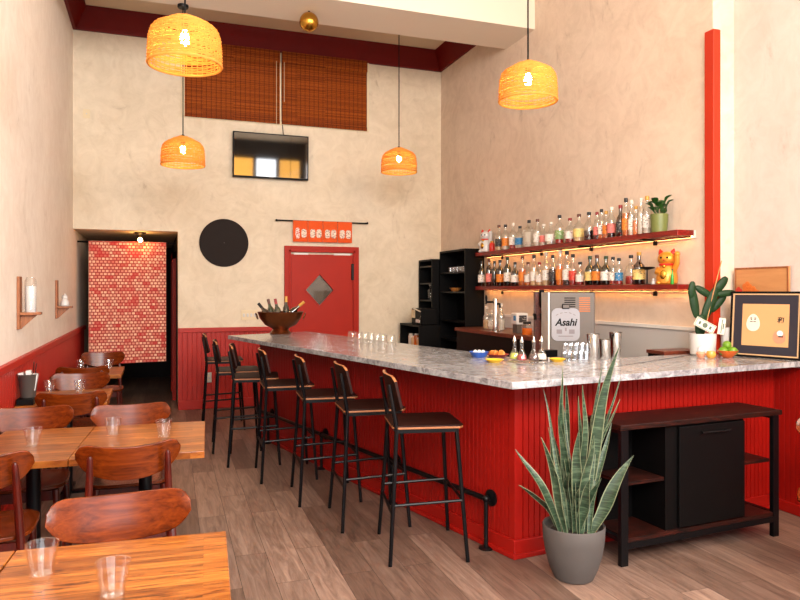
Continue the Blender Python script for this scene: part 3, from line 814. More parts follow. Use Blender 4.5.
ORD = ['first', 'second', 'third', 'fourth', 'fifth', 'sixth', 'seventh', 'eighth', 'ninth', 'tenth', 'eleventh', 'twelfth', 'thirteenth', 'fourteenth', 'fifteenth', 'sixteenth', 'seventeenth', 'eighteenth', 'nineteenth', 'twentieth',
       'twenty-first', 'twenty-second', 'twenty-third', 'twenty-fourth', 'twenty-fifth', 'twenty-sixth', 'twenty-seventh', 'twenty-eighth', 'twenty-ninth', 'thirtieth', 'thirty-first', 'thirty-second', 'thirty-third']
def bottle(x, y, z, h, r, g, lq, lb, cap, label, group, shape='std', fill=.5, lspan=(.16, .46)):
    t = thing('liquor_bottle', label, 'bottle', (x, y, z), group=group)
    nr = min(.016, r*.4)
    if shape == 'std': pf = [(r*.9, 0), (r, .008), (r, .58*h), (r*.9, .64*h), (nr*1.2, .74*h), (nr, .78*h), (nr, .95*h)]
    elif shape == 'wide': pf = [(r*.9, 0), (r, .008), (r*1.02, .50*h), (r*.85, .60*h), (nr*1.3, .68*h), (nr, .72*h), (nr, .93*h)]
    elif shape == 'round': pf = [(r*.7, 0), (r*.9, .01), (r*1.05, .28*h), (r*.95, .45*h), (r*.55, .58*h), (nr*1.1, .66*h), (nr, .93*h)]
    else: pf = [(r*.85, 0), (r*.92, .008), (r*.95, .62*h), (r*.92, .68*h), (nr*1.3, .76*h), (nr, .80*h), (nr, .95*h)]
    sq = .55 if shape == 'square' else 0
    MB().lathe(pf, 16, sq=sq).build('glass', GL[g], t, rot=R(20))
    if lq:
        MB().lathe([(p[0]*.9, max(.006, p[1])) for p in pf if p[1] < fill*h] + [(.9*(r if shape != 'round' else r*.85), fill*h)], 14, sq=sq).build('liquid', LQ[lq], t, rot=R(20))
    if lb:
        z0, z1 = lspan[0]*h, lspan[1]*h
        lr = (r*1.02 if shape != 'round' else r*1.08)*(1.16 if sq else 1) + .0012
        vs = []; n = 14
        for k in range(n+1):
            an = R(120 + 200*k/n - 15)
            for zz in (z0, z1): vs.append((lr*math.cos(an), lr*math.sin(an), zz))
            for zz in (z0, z1): vs.append(((lr-.001)*math.cos(an), (lr-.001)*math.sin(an), zz))
        fs = []
        for k in range(n):
            a = 4*k; b = a+4
            fs += [(a, b, b+1, a+1), (a+2, a+3, b+3, b+2), (a, a+2, b+2, b), (a+1, b+1, b+3, a+3)]
        fs += [(0, 1, 3, 2), (4*n, 4*n+2, 4*n+3, 4*n+1)]
        MB().add(vs, fs).build('paper_label', LB[lb], t)
    ch = .11*h if cap != 'none' else 0
    if ch: MB().lathe([(nr*1.18, h-ch), (nr*1.22, h-ch*.9), (nr*1.22, h-.003), (nr*1.0, h)], 12).build('cap', CP[cap], t)
    return t
# (picture column, top row, radius, glass, liquid, paper label, cap, shape, fill)
upper = [(499, 225, .036, 'clear', 'pale', 'black', 'brown', 'std', .5), (505.5, 224.5, .036, 'clear', 'clear', 'orange', 'black', 'std', .5),
         (513, 223, .038, 'clear', 'red', 'white', 'white', 'std', .18), (520, 226, .042, 'clear', 'clear', 'blue', 'black', 'square', .5),
         (529, 220, .052, 'clear', 'clear', None, 'black', 'square', .55), (537.5, 219, .036, 'clear', 'clear', 'white', 'brown', 'std', .5),
         (543.5, 224, .036, 'clear', 'clear', 'pink', 'white', 'wide', .45), (551, 222, .048, 'clear', 'clear', 'white', 'white', 'round', .45),
         (559.5, 215, .040, 'clear', 'red', 'green', 'black', 'std', .2), (570, 218, .042, 'clear', 'red', 'white', 'red', 'wide', .25),
         (579, 214, .045, 'clear', 'pale', 'yellow', 'brown', 'wide', .4), (589, 212, .042, 'clear', 'dark', None, 'black', 'wide', .35),
         (597, 212, .030, 'clear', 'dark', 'pink', 'red', 'std', .45), (601.5, 209, .028, 'clear', 'amber', 'white', 'black', 'std', .5),
         (606, 211, .028, 'clear', 'amber', 'orange', 'gold', 'std', .5), (611.5, 207, .034, 'clear', 'dark', 'pink', 'white', 'std', .4),
         (620.5, 205, .045, 'brown', 'red', 'black', 'red', 'wide', .55), (626, 198, .030, 'clear', 'amber', 'orange', 'black', 'std', .6),
         (631.5, 200, .034, 'clear', 'clear', 'white', 'white', 'std', .55), (636, 206, .026, 'clear', 'orange', None, 'gold', 'std', .5),
         (641, 198, .034, 'clear', 'clear', None, 'white', 'std', .6), (647, 196, .034, 'clear', 'clear', 'white', 'gold', 'std', .5)]
lower = [(481.5, 261, .036, 'green', 'dark', 'white', 'black', 'std', .5), (489, 259, .034, 'brown', 'amber', 'pink', 'brown', 'std', .5),
         (494.5, 261, .030, 'black', 'dark', None, 'black', 'std', .5), (500, 260, .038, 'black', 'dark', 'orange', 'black', 'std', .5),
         (507.5, 257, .036, 'green', 'dark', 'white', 'green', 'std', .5), (515, 262, .040, 'black', 'dark', 'white', 'black', 'wide', .5),
         (522.5, 256, .036, 'clear', 'amber', 'orange', 'brown', 'std', .55), (528, 262, .034, 'clear', 'amber', 'white', 'brown', 'wide', .4),
         (534, 255, .036, 'clear', 'pale', 'white', 'black', 'std', .55), (539.5, 262, .032, 'clear', 'pale', 'white', 'red', 'wide', .4),
         (546, 252, .034, 'clear', 'pale', 'white', 'white', 'std', .5), (553, 255, .036, 'clear', 'dark', 'black', 'black', 'std', .55),
         (560, 250, .036, 'clear', 'orange', 'orange', 'white', 'std', .55), (567, 251, .038, 'clear', 'dark', 'white', 'black', 'std', .3),
         (573, 254, .034, 'clear', 'red', 'red', 'black', 'wide', .4), (580, 262, .034, 'clear', 'red', 'white', 'black', 'wide', .4),
         (590, 256, .040, 'green', 'dark', 'yellow', 'green', 'wide', .5), (597, 255, .040, 'black', 'dark', 'orange', 'brown', 'wide', .5),
         (606, 256, .042, 'green', 'red', 'white', 'green', 'wide', .5), (613, 257, .030, 'clear', 'red', 'white', 'black', 'std', .25),
         (619, 258, .030, 'clear', 'red', 'blue', 'black', 'std', .25), (631, 255, .042, 'clear', 'red', None, 'black', 'wide', .3),
         (639, 252, .042, 'brown', 'dark', 'yellow', 'gold', 'wide', .5)]
WORDL = {'white': 'a white label', 'orange': 'an orange label', 'blue': 'a blue label', 'black': 'a black label', 'red': 'a red label', 'yellow': 'a yellow label', 'green': 'a green label', 'pink': 'a pink label', None: 'no label'}
for nm, lst, zt, gr in (('upper', upper, 2.03, 'liquor bottles on the upper shelf'), ('lower', lower, 1.605, 'liquor bottles on the lower shelf')):
    for i, (px, py, r, g, lq, lb, cap, shp, fill) in enumerate(lst):
        X = 3.892
        gaps = [abs(along_wall(px, X)-along_wall(lst[j][0], X)) for j in (i-1, i+1) if 0 <= j < len(lst)]
        r = min(r*1.2, .48*min(gaps))/1.2
        y = along_wall(px, X); h = height_at(px, py, X) - zt
        lab = '%s glass bottle with %s, %s on the %s shelf from the black cabinet' % (g, WORDL[lb], ORD[i], nm)
        bottle(X, y, zt, h, r*1.2, g, lq, lb, cap, lab, gr, shp, fill)

# lucky cats, plant, coupe on the shelves
def lucky_cat(label, loc, rz, s, body_m, trim_m, ear_m, extra=True):
    t = thing('lucky_cat_figurine', label, 'figurine', loc, rz)
    t.scale = (s, s, s)
    MB().lathe([(.06, 0), (.072, .01), (.075, .05), (.066, .10), (.05, .135), (.04, .15)], 22).build('body', body_m, t)
    MB().ball((0, -.004, .185), .058, 20, 12, (1.12, .95, .92)).build('head', body_m, t)
    for k in (-1, 1):
        MB().lathe([(.022, 0), (.016, .022), (.002, .042)], 10, M=Matrix.Translation((k*.040, 0, .218)) @ Matrix.Rotation(R(16*k), 4, 'Y')).build('ear', ear_m, t)
        MB().ball((k*.022, -.055, .192), .008, 10, 6, (1, .5, 1)).build('eye', M['black'], t)
        MB().ball((k*.040, -.045, .012), .024, 12, 8, (1, 1.3, .7)).build('paw', body_m, t)
    MB().ball((0, -.060, .175), .006).build('nose', ear_m, t)
    MB().tube([(.048*math.cos(2*PI*j/24), .048*math.sin(2*PI*j/24)-.002, .142) for j in range(24)], .008, 8, closed=True).build('collar', trim_m, t)
    MB().ball((0, -.055, .130), .013).build('bell', M['brass'], t)
    MB().tube([(.058, -.02, .10), (.082, -.03, .15), (.086, -.035, .205)], [.02, .02, .018], 10).ball((.086, -.037, .215), .021).build('raised_arm', body_m, t)
    MB().tube([(-.055, -.02, .11), (-.05, -.06, .085), (-.02, -.075, .08)], [.018, .017, .015], 10).build('arm', body_m, t)
    if extra: MB().ball((.0, -.075, .07), .028, 14, 8, (.8, .35, 1.2)).build('gold_coin', M['brass'], t)
    return t
gold_m = plain('gold_glaze', srgb(226, 150, 50), .3, .35, var=.3, scale=40)
redg = plain('red_glaze', srgb(204, 36, 24), .35, var=.1)
gcy = along_wall(667, 3.9)
lucky_cat('gold lucky cat figurine with red ears at the near end of the lower shelf', (3.90, gcy, 1.605), R(-62), 1.12, gold_m, redg, redg)
ucy = along_wall(486, 3.9)
lucky_cat('white lucky cat figurine at the cabinet end of the upper shelf', (3.90, ucy, 2.03), R(-62), 1.12, M['white'], redg, redg)
yj = along_wall(493.2, 3.9)
jr = thing('red_jar', 'small red and orange jar beside the white lucky cat', 'jar', (3.885, yj, 2.03))
MB().lathe([(.03, 0), (.034, .01), (.034, .09), (.02, .11)], 16).build('jar_body', redg, jr)
MB().lathe([(.022, .11), (.022, .13)], 14).build('lid', CP['gold'], jr)
gy = along_wall(676.5, 3.87)
gs = thing('green_bottle_ornament', 'tiny green bottle beside the gold lucky cat', 'ornament', (3.853, gcy-.113, 1.605))
MB().lathe([(.011, 0), (.013, .01), (.011, .07), (.005, .09), (.005, .11)], 12).build('body', plain('green_glaze', srgb(40, 150, 50), .3), gs)
MB().lathe([(.006, .11), (.006, .122)], 10).build('cap', CP['black'], gs)
for px, m_, lab in ((653.5, M['white'], 'tiny white ceramic figurine beside the gold lucky cat'), (660, M['mahogany'], 'tiny dark figurine between the white one and the gold lucky cat')):
    t = thing('tiny_figurine', lab, 'figurine', (3.845, along_wall(px, 3.845), 1.605))
    MB().lathe([(.014, 0), (.019, .006), (.018, .02), (.012, .032)], 12).build('body', m_, t)
    MB().ball((0, 0, .040), .013).build('head', m_, t)
cy = along_wall(648.5, 3.88)
cg = thing('coupe_stand', 'dark saucer on a slim stem, beside the last brown bottle of the lower shelf', 'stemmed dish', (3.865, cy, 1.605))
MB().lathe([(.034, 0), (.034, .004), (.006, .01), (.005, .12)], 18).build('stem', M['black_metal'], cg)
MB().lathe([(.005, .12), (.055, .134), (.066, .145), (.064, .147), (.004, .128)], 22, caps=False).build('bowl', M['black_metal'], cg)
pp = thing('potted_plant', 'leafy plant in a ribbed olive-green pot at the near end of the upper shelf', 'potted plant', (3.892, along_wall(659, 3.89), 2.03))
MB().lathe([(.055, 0), (.062, .006), (.070, .12), (.071, .15), (.066, .152), (.064, .13), (.001, .128)], 26, caps=False).build('pot', plain('olive_glaze', srgb(112, 122, 62), .4, var=.3, scale=50), pp)
MB().lathe([(.064, .125), (.001, .132)], 20, caps=False).build('soil', M['soil'], pp)
def leaf_blob(mb, base, tip, w, droop=.0, n=8):
    base = Vector(base); tip = Vector(tip); d = tip-base
    side = d.cross(Vector((0, 0, 1))); side.normalize() if side.length > 1e-6 else None
    up = side.cross(d).normalized()
    def fn(u, v):
        s = 2*v-1; ww = w*math.sin(PI*min(1, u*.94+.05))**.75
        p = base + d*u + up*(.12*d.length*math.sin(u*PI)) + side*ww*s + up*abs(s)*ww*.35
        return p, up
    return mb.slab(fn, n, 4, .002)
rg = random.Random(5)
for k in range(15):
    an = k*2.4; hh = .02 + .15*((k*7) % 15)/15; rr = .035 + .045*rg.random()
    st = Vector((.012*math.cos(an), .012*math.sin(an), .13)); mid = Vector((rr*.7*math.cos(an), rr*.9*math.sin(an), .145+hh*.6))
    tp = mid + Vector((.055*math.cos(an+.4), .060*math.sin(an+.4), .030+.012*(k % 3)))
    tp.x = min(tp.x, .060)
    m = MB().tube([st, mid], .0028, 6); leaf_blob(m, mid, tp, .029)
    m.build('leaf', M['leaf'], pp)

# ------------------------------------------------------------------ back bar, beer dispenser, black cabinets
bb = thing('back_bar', 'dark wood-topped black back bar along the right wall', 'back bar', (3.70, 6.55, 0))
MB().box(-.27, .265, -1.0, 1.0, 0, 1.07).build('carcass', M['black'], bb, smooth=0)
MB().box(-.29, .266, -1.02, 1.02, 1.07, 1.11).build('worktop', M['walnut_top'], bb, smooth=0, bevel=.004)
sc_ = thing('side_cabinet', 'low black cabinet with wooden top behind the white cactus pot', 'cabinet', (3.80, 4.285, 0))
MB().box(-.18, .175, -.09, .09, 0, 1.07).build('carcass', M['black'], sc_, smooth=0)
MB().box(-.19, .176, -.10, .10, 1.07, 1.097).build('worktop', M['walnut_top'], sc_, smooth=0, bevel=.003)
MB().ball((-.186, -.04, 1.03), .012).build('knob', M['chrome'], sc_); MB().ball((-.186, .05, 1.03), .012).build('knob', M['chrome'], sc_)
kg = thing('beer_dispenser', 'stainless steel beer dispenser with a round-cornered white brand plate', 'beer dispenser', (3.30, 4.985, 0), R(-22))
MB().box(-.19, .19, -.16, .16, 0, .95).build('cooler_base', M['black'], kg, smooth=0)
MB().box(-.185, .185, -.16, .16, .95, 1.54).build('body', M['steel'], kg, bevel=.006)
MB().box(-.200, -.186, -.17, .16, .95, 1.54).build('edge_strip', M['white'], kg, smooth=0)
for xx, nn, mm in ((-.02, 5, M['black']), (.10, 7, plain('copper_fin', srgb(170, 96, 50), .4, .6))):
    for k in range(nn): MB().box(xx-.045, xx+.045, -.163, -.1605, 1.49-k*.018, 1.498-k*.018).build('vent_slot', mm, kg, smooth=0)
pl = []
for sx, sy, a0 in ((1, 1, 0), (-1, 1, 90), (-1, -1, 180), (1, -1, 270)):
    for k in range(6):
        an = R(a0+18*k); pl.append((-.055 + sx*.065 + .05*math.cos(an), 1.275 + sy*.085 + .05*math.sin(an)))
wallpoly(MB(), [pl], -.168, -.1605).build('brand_plate', plain('silver_white', srgb(144, 143, 148), .45, .0, var=.05), kg, smooth=0)
MB().box(-.085, -.025, -.178, -.1605, 1.405, 1.445).build('badge', M['black'], kg, bevel=.005)
MB().box(-.080, -.030, -.1795, -.178, 1.412, 1.438).build('badge_face', M['steel'], kg, smooth=0)
def text(body, name, size, m, parent, loc, rot, shear=0, ext=.0008, sx=1.0, bold=0.0):
    cu = bpy.data.curves.new(name, 'FONT'); cu.body = body; cu.size = size; cu.extrude = ext; cu.align_x = 'CENTER'; cu.align_y = 'CENTER'; cu.shear = shear; cu.offset = bold
    tmp = bpy.data.objects.new(name+'_tmp', cu); COL.objects.link(tmp)
    bpy.context.view_layer.update()
    me = bpy.data.meshes.new_from_object(tmp.evaluated_get(bpy.context.evaluated_depsgraph_get()))
    bpy.data.objects.remove(tmp)
    me.materials.clear(); me.materials.append(m)
    o = bpy.data.objects.new(name, me); COL.objects.link(o)
    if parent: o.parent = parent
    o.location = loc; o.rotation_euler = rot; o.scale = (sx, 1, 1)
    return o
text('Asahi', 'brand_lettering', .082, M['black'], kg, (-.055, -.1692, 1.292), (PI/2, 0, 0), .25, .0008, .95, .0022)
ink = plain('grey_print', srgb(120, 112, 116), .6)
for k in range(5):
    an = R(60+15*k)
    MB().box(-.011, .011, -.1692, -.168, -.003, .003, Matrix.Translation((-.055+.14*math.cos(an), 0, 1.235+.14*math.sin(an))) @ Matrix.Rotation(-(an-PI/2), 4, 'Y')).build('arc_print', ink, kg, smooth=0)
MB().box(-.062, -.048, -.1692, -.168, 1.222, 1.25).box(-.130, -.085, -.1692, -.168, 1.20, 1.235).box(-.028, .017, -.1692, -.168, 1.20, 1.235).box(-.115, .005, -.1692, -.168, 1.176, 1.184).build('small_print', ink, kg, smooth=0)
tw = thing('beer_tap_column', 'tap panel with black handle and black spouts beside the beer dispenser', 'beer tap', (3.255, 5.36, 0), R(-22))
MB().box(-.05, .05, -.04, .06, 0, 1.54).build('column', M['walnut_top'], tw, smooth=0)
MB().box(.05, .058, -.04, .06, 0, 1.54).build('chrome_edge', M['chrome'], tw, smooth=0)
MB().lathe([(.012, 1.40), (.022, 1.42), (.026, 1.50), (.018, 1.56)], 14, (0, -.085, 0)).build('tap_handle', M['black'], tw)
for s in (-.06, .0, .05): MB().tube([(s, -.04, 1.34), (s, -.085, 1.34), (s, -.10, 1.30)], .014, 10).build('spout', M['black'], tw)
MB().tube([(0, -.04, 1.38), (0, -.085, 1.385), (0, -.085, 1.41)], .01, 8).build('tap_neck', M['chrome'], tw)
ch = thing('chrome_tap', 'slim chrome tap column standing on the wooden back bar', 'tap', (3.50, 6.68, 1.11))
MB().lathe([(.05, 0), (.05, .01), (.032, .016), (.032, .34), (.024, .36)], 18).build('column', M['chrome'], ch)
MB().tube([(0, -.03, .30), (-.0, -.09, .30), (0, -.10, .26)], .012, 8).tube([(-.03, 0, .32), (-.11, 0, .32), (-.12, 0, .30)], .012, 8).build('spout', M['black'], ch)
MB().lathe([(.008, 0), (.014, .05), (.01, .08)], 10, (-.115, 0, .315)).build('handle', M['black'], ch)
tag_n = 0
for i, (px, py, r, h, lab) in enumerate([(486.5, 331, .040, .26, 'clear swing bottle at the cabinet end of the back bar'), (492, 331, .045, .22, 'clear bottle with white label on the back bar, second from the cabinet'), (501, 332, .045, .30, 'tall clear bottle on the back bar beside the chrome tap')]):
    X = 3.62
    bottle(X, along_wall(px, X), 1.11, h, r, 'clear', 'clear' if i else 'pale', 'white' if i == 1 else None, 'white', lab, 'bottles on the back bar', 'wide', .4)
jb = thing('labelled_jug', 'white jug with a dark blue and black label on the back bar', 'jug', (3.60, along_wall(519.5, 3.6), 1.135))
jb.location.z = 1.111
MB().box(-.07, .07, -.06, .06, .09, .21).build('body', M['white'], jb, bevel=.012)
MB().box(-.055, .055, -.045, .045, 0, .09).build('stand', M['steel'], jb, smooth=0)
MB().box(-.072, -.0702, -.05, .0, .13, .18).build('paper_label', LB['blue'], jb, smooth=0); MB().box(-.04, .05, -.0625, -.0602, .11, .185).build('front_label', LB['black'], jb, smooth=0)
ob = thing('orange_jar', 'small jar of orange liquid on the back bar by the beer taps', 'jar', (3.50, along_wall(527, 3.5), 1.11))
MB().lathe([(.05, 0), (.055, .01), (.055, .09), (.04, .11)], 18).build('glass', M['glass'], ob); MB().lathe([(.05, .004), (.05, .07)], 16).build('liquid', LQ['orange'], ob)
MB().lathe([(.042, .11), (.042, .135)], 16).build('lid', CP['black'], ob)

def cabinet(name, label, x0, x1, y0, y1, z0, z1, shelves):
    t = thing(name, label, 'cabinet', ((x0+x1)/2, (y0+y1)/2, z0))
    hx, hy, h = (x1-x0)/2, (y1-y0)/2, z1-z0; th = .025
    MB().box(hx-.012, hx, -hy, hy, 0, h).build('back_panel', M['black'], t, smooth=0)
    MB().box(-hx, hx-.012, -hy, -hy+th, 0, h).build('side_panel', M['black'], t, smooth=0)
    MB().box(-hx, hx-.012, hy-th, hy, 0, h).build('side_panel', M['black'], t, smooth=0)
    MB().box(-hx, hx-.012, -hy+th, hy-th, h-th, h).build('top_panel', M['black'], t, smooth=0)
    for s in shelves: MB().box(-hx+.005, hx-.012, -hy+th, hy-th, s-z0-.02, s-z0).build('shelf', plain('black_shelf', srgb(22, 19, 18), .4, **{'Specular IOR Level': .2}), t, smooth=0)
    return t
cabinet('black_shelf_cabinet', 'tall open black shelf cabinet at the end of the bottle shelves', 3.72, XR-.001, 7.93, 8.76, 0, 2.09, [.02, .9, 1.15, 1.54, 1.80])
cabinet('narrow_shelf_cabinet', 'narrow open black cabinet in the far corner of the bar', 3.62, XR-.001, 8.79, 9.30, 0, 1.99, [.02, .6, 1.10, 1.42, 1.66, 1.90])
cabinet('low_display_cabinet', 'low black open cabinet below the narrow one, holding jars', 3.30, 3.60, 8.46, 9.22, 0, 1.09, [.02, .50, .76])
bx = thing('bar_appliance', 'black countertop appliance with a white panel and chrome arm in the black cabinets', 'appliance', (3.47, 8.72, 1.09))
MB().box(-.12, .12, -.20, .16, 0, .22).build('body', M['black'], bx, bevel=.01)
MB().box(-.128, -.121, -.16, -.02, .03, .075).build('front_card', LB['white'], bx, smooth=0)
MB().box(-.13, -.121, .02, .14, .09, .20).build('white_panel', M['cream'], bx, smooth=0)
MB().tube([(-.14, .05, .225), (-.17, -.10, .215), (-.16, -.30, .18)], .010, 8).tube([(-.12, -.2, .12), (-.17, -.28, .08)], .008, 8).build('arm', M['chrome'], bx)
for k in range(5):
    t = tag(MB().lathe([(.026, 0), (.030, .07), (.028, .07), (.024, .004), (.001, .003)], 12, caps=False).build('shot_glass', M['glass'], loc=(3.80, 8.10+.105*k+.04, 1.80)), 'small glass on the top shelf of the tall black cabinet, %s of the row' % ORD[k], 'glass', 'small glasses in the black cabinet')
ca = thing('carton', 'slim tan carton on the top shelf of the tall black cabinet', 'carton', (3.84, 8.02, 1.80))
MB().box(-.04, .04, -.04, .04, 0, .20).build('box', M['cardboard'], ca, smooth=0); MB().box(-.03, .03, -.03, .03, .20, .215).build('cap', CP['brown'], ca, smooth=0)
tag(MB().lathe([(.03, 0), (.06, .02), (.085, .05), (.080, .05), (.05, .02), (.001, .012)], 20, caps=False).build('wooden_bowl', plain('honey_wood', srgb(196, 124, 58), .4), loc=(3.81, 8.42, 1.54)), 'little honey-coloured bowl on the middle shelf of the tall black cabinet', 'bowl')
for k in range(3):
    t = thing('tall_glass_bottle', 'tall clear bottle in the narrow corner cabinet, %s of three' % ORD[k], 'bottle', (3.74, 8.90+.13*k, 1.42), group='bottles in the corner cabinet')
    MB().lathe([(.03, 0), (.034, .01), (.034, .12), (.014, .16), (.014, .2)], 12).build('glass', M['glass'], t); MB().lathe([(.016, .2), (.016, .22)], 10).build('cap', CP['white'], t)
for k, (yy, hh, m_) in enumerate([(8.60, .18, 'clear'), (8.70, .15, 'pale'), (8.81, .20, 'amber'), (8.92, .16, 'pale'), (9.03, .19, 'clear')]):
    t = thing('pantry_jar', 'jar in the low black cabinet, %s from the bottle shelves' % ORD[k], 'jar', (3.40, yy, .76), group='jars in the low cabinet')
    MB().lathe([(.036, 0), (.04, .01), (.04, hh*.8), (.03, hh*.9)], 14).build('jar_body', LQ[m_], t); MB().lathe([(.032, hh*.9), (.032, hh)], 12).build('lid', CP['white'], t)

# ------------------------------------------------------------------ things on the marble
def oncounter(px, py): return on_level(px, py, ZT)
wb_ = thing('copper_wine_bowl', 'copper footed bowl of chilled bottles at the far end of the marble bar', 'wine bowl', (1.31, 7.58, ZT))
def cop(M_): return M_
MB().lathe([(.115, 0), (.118, .008), (.10, .03), (.085, .05), (.10, .065), (.17, .10), (.225, .17), (.248, .235), (.256, .24), (.250, .244), (.242, .238), (.215, .17), (.16, .11), (.09, .08), (.001, .076)], 40, caps=False).build('bowl', M['copper'], wb_)
MB().lathe([(.001, .205), (.12, .20), (.228, .19)], 30, caps=False).build('ice', M['white'], wb_)
for s in (-1, 1):
    dx, dy = s*math.cos(YAW), -s*math.sin(YAW)
    ring = [(dx*(.262+.0*math.cos(a)) + dy*.03*math.cos(a)*0 + dx*.0, dy*.262 + 0, .19+.03*math.sin(a)) for a in ()]
    pts = []
    for k in range(16):
        a = 2*PI*k/16
        pts.append((dx*(.262+.012*math.sin(a)) - dy*.032*math.cos(a), dy*(.262+.012*math.sin(a)) + dx*.032*math.cos(a), .195+.032*math.sin(a)))
    MB().tube(pts, .006, 6, closed=True).build('ring_handle', M['copper'], wb_)
rv = Vector((math.cos(YAW), -math.sin(YAW), 0)); fv = Vector((math.sin(YAW), math.cos(YAW), 0))
for k, (b, e, cc, lab) in enumerate([((-.10, -.05, .17), (-.24, -.02, .335), 'black', 'dark bottle leaning left out of the copper bowl'), ((-.10, .07, .18), (-.155, .09, .38), 'brown', 'bottle with tan capsule, second from the left in the copper bowl'),
                                ((-.02, .02, .17), (-.065, .03, .385), 'red', 'bottle with dark red capsule in the middle of the copper bowl'), ((.05, .07, .18), (.045, .10, .41), 'gold', 'bottle with golden capsule standing right of middle in the copper bowl'),
                                ((.07, -.05, .18), (.265, -.03, .355), 'gold', 'gold-necked bottle leaning right out of the copper bowl')]):
    P = lambda q: rv*q[0] + fv*q[1] + Vector((0, 0, q[2]))
    a, c = P(b), P(e); d = c-a
    t = thing('wine_bottle', lab, 'bottle', tuple(Vector(wb_.location)+a), group='bottles chilling in the copper bowl')
    MB().tube([d*-.05, d*.45, d*.62, d*.80], [.038, .036, .017, .015], 12).build('glass', GL['green'] if k else GL['black'], t)
    MB().tube([d*.72, d*1.0], [.0165, .0165], 12).build('capsule', CP[cc], t)
# upturned glasses on the inner edge
for k, (px, py) in enumerate([(352, 341.0), (358.5, 342), (365, 342.3), (371, 343), (377, 343.6), (382.5, 344.3), (391, 345.3)]):
    p = oncounter(px, py)
    tag(MB().lathe([(.042, 0), (.0435, .002), (.039, .078), (.032, .094), (.001, .096)], 16, caps=False).build('rocks_glass', M['glass'], loc=p), 'upturned rocks glass on the marble, %s from the red door' % ORD[k], 'glass', 'upturned glasses on the bar')
def dish(name, label, p, r, m_, h=.025):
    return tag(MB().lathe([(r*.6, 0), (r*.65, .003), (r, h), (r*.97, h+.001), (r*.6, .006), (.001, .005)], 26, caps=False).build(name, m_, loc=p), label, 'dish')
bl_ = plain('blue_glaze', srgb(48, 90, 176), .3, var=.3, scale=40)
dish('blue_bowl', 'small blue and white bowl of garnish on the marble, left of the yellow saucer', oncounter(479, 357.2), .072, bl_, .04)
gi = MB(); rg = random.Random(8)
p = oncounter(479, 357.2)
for k in range(6): gi.ball((p.x+.032*math.cos(k*1.05), p.y+.032*math.sin(k*1.05), p.z+.036), .016)
tag(gi.build('ice_garnish', M['white']), 'pale garnish heaped in the small blue bowl', 'garnish')['kind'] = 'stuff'
orr = plain('orange_peel', srgb(226, 140, 60), .5, var=.3, scale=40); yel = plain('yellow_glaze', srgb(226, 178, 36), .35, var=.08)
p2 = oncounter(497.5, 357.0)
dish('red_saucer', 'dark red saucer of orange slices behind the yellow saucer', p2, .085, CP['red'], .022)
for k in range(5):
    a = k*1.26
    T = Matrix.Translation((p2.x+.034*math.cos(a), p2.y+.034*math.sin(a), p2.z+.026)) @ Matrix.Rotation(a, 4, 'Z') @ Matrix.Rotation(R(62), 4, 'X')
    tag(MB().lathe([(.024, -.004), (.027, 0), (.024, .004)], 14, M=T).build('orange_slice', orr), 'orange slice on the dark red saucer', 'orange slice', 'orange slices on the red saucer')
dish('yellow_saucer', 'bright yellow saucer in front of the orange slices', oncounter(494.5, 362.3), .062, yel, .02)
dish('yellow_dish', 'bright yellow oval dish between the flasks and the glass rack', oncounter(557.5, 361.5), .056, yel, .02)
pt = oncounter(526.5, 363.2)
tag(MB().lathe([(.12, 0), (.13, .004), (.135, .010), (.128, .012), (.001, .008)], 34, caps=False).build('flask_tray', M['glass'], loc=pt), 'round clear tray carrying four dropper flasks', 'tray')
for k, (px, py, lq, lab) in enumerate([(514.5, 361, 'pale', 'dropper flask of yellow-green bitters, first on the round tray'), (521.8, 362.5, 'red', 'dropper flask of red bitters, second on the round tray'), (533.8, 362.5, 'dark', 'dropper flask of dark bitters, third on the round tray'), (541.5, 361.5, 'clear', 'clear dropper flask, last on the round tray')]):
    p = oncounter(px, py); p.z = ZT+.0125
    t = thing('dropper_flask', lab, 'flask', p, group='dropper flasks on the tray')
    pr = [(.030, 0), (.036, .006), (.034, .028), (.020, .055), (.012, .075), (.011, .115), (.013, .12)]
    MB().lathe(pr, 18).build('glass', M['glass'], t)
    lm = plain('bitters_%d' % k, [srgb(170, 176, 60), srgb(140, 16, 14), srgb(52, 8, 8), srgb(220, 210, 196)][k], .25)
    MB().lathe([(.028, .003), (.033, .008), (.031, .026), (.024, .042)], 16).build('liquid', lm, t)
    MB().lathe([(.012, .12), (.014, .128), (.006, .145), (.004, .16)], 12).build('dropper_cap', M['chrome'], t)
tag(MB().box(-.06, .06, -.035, .035, 0, .05).build('black_caddy', M['black'], loc=oncounter(548, 356.8), rot=R(8), bevel=.004), 'small black bar caddy behind the yellow oval dish', 'bar caddy')
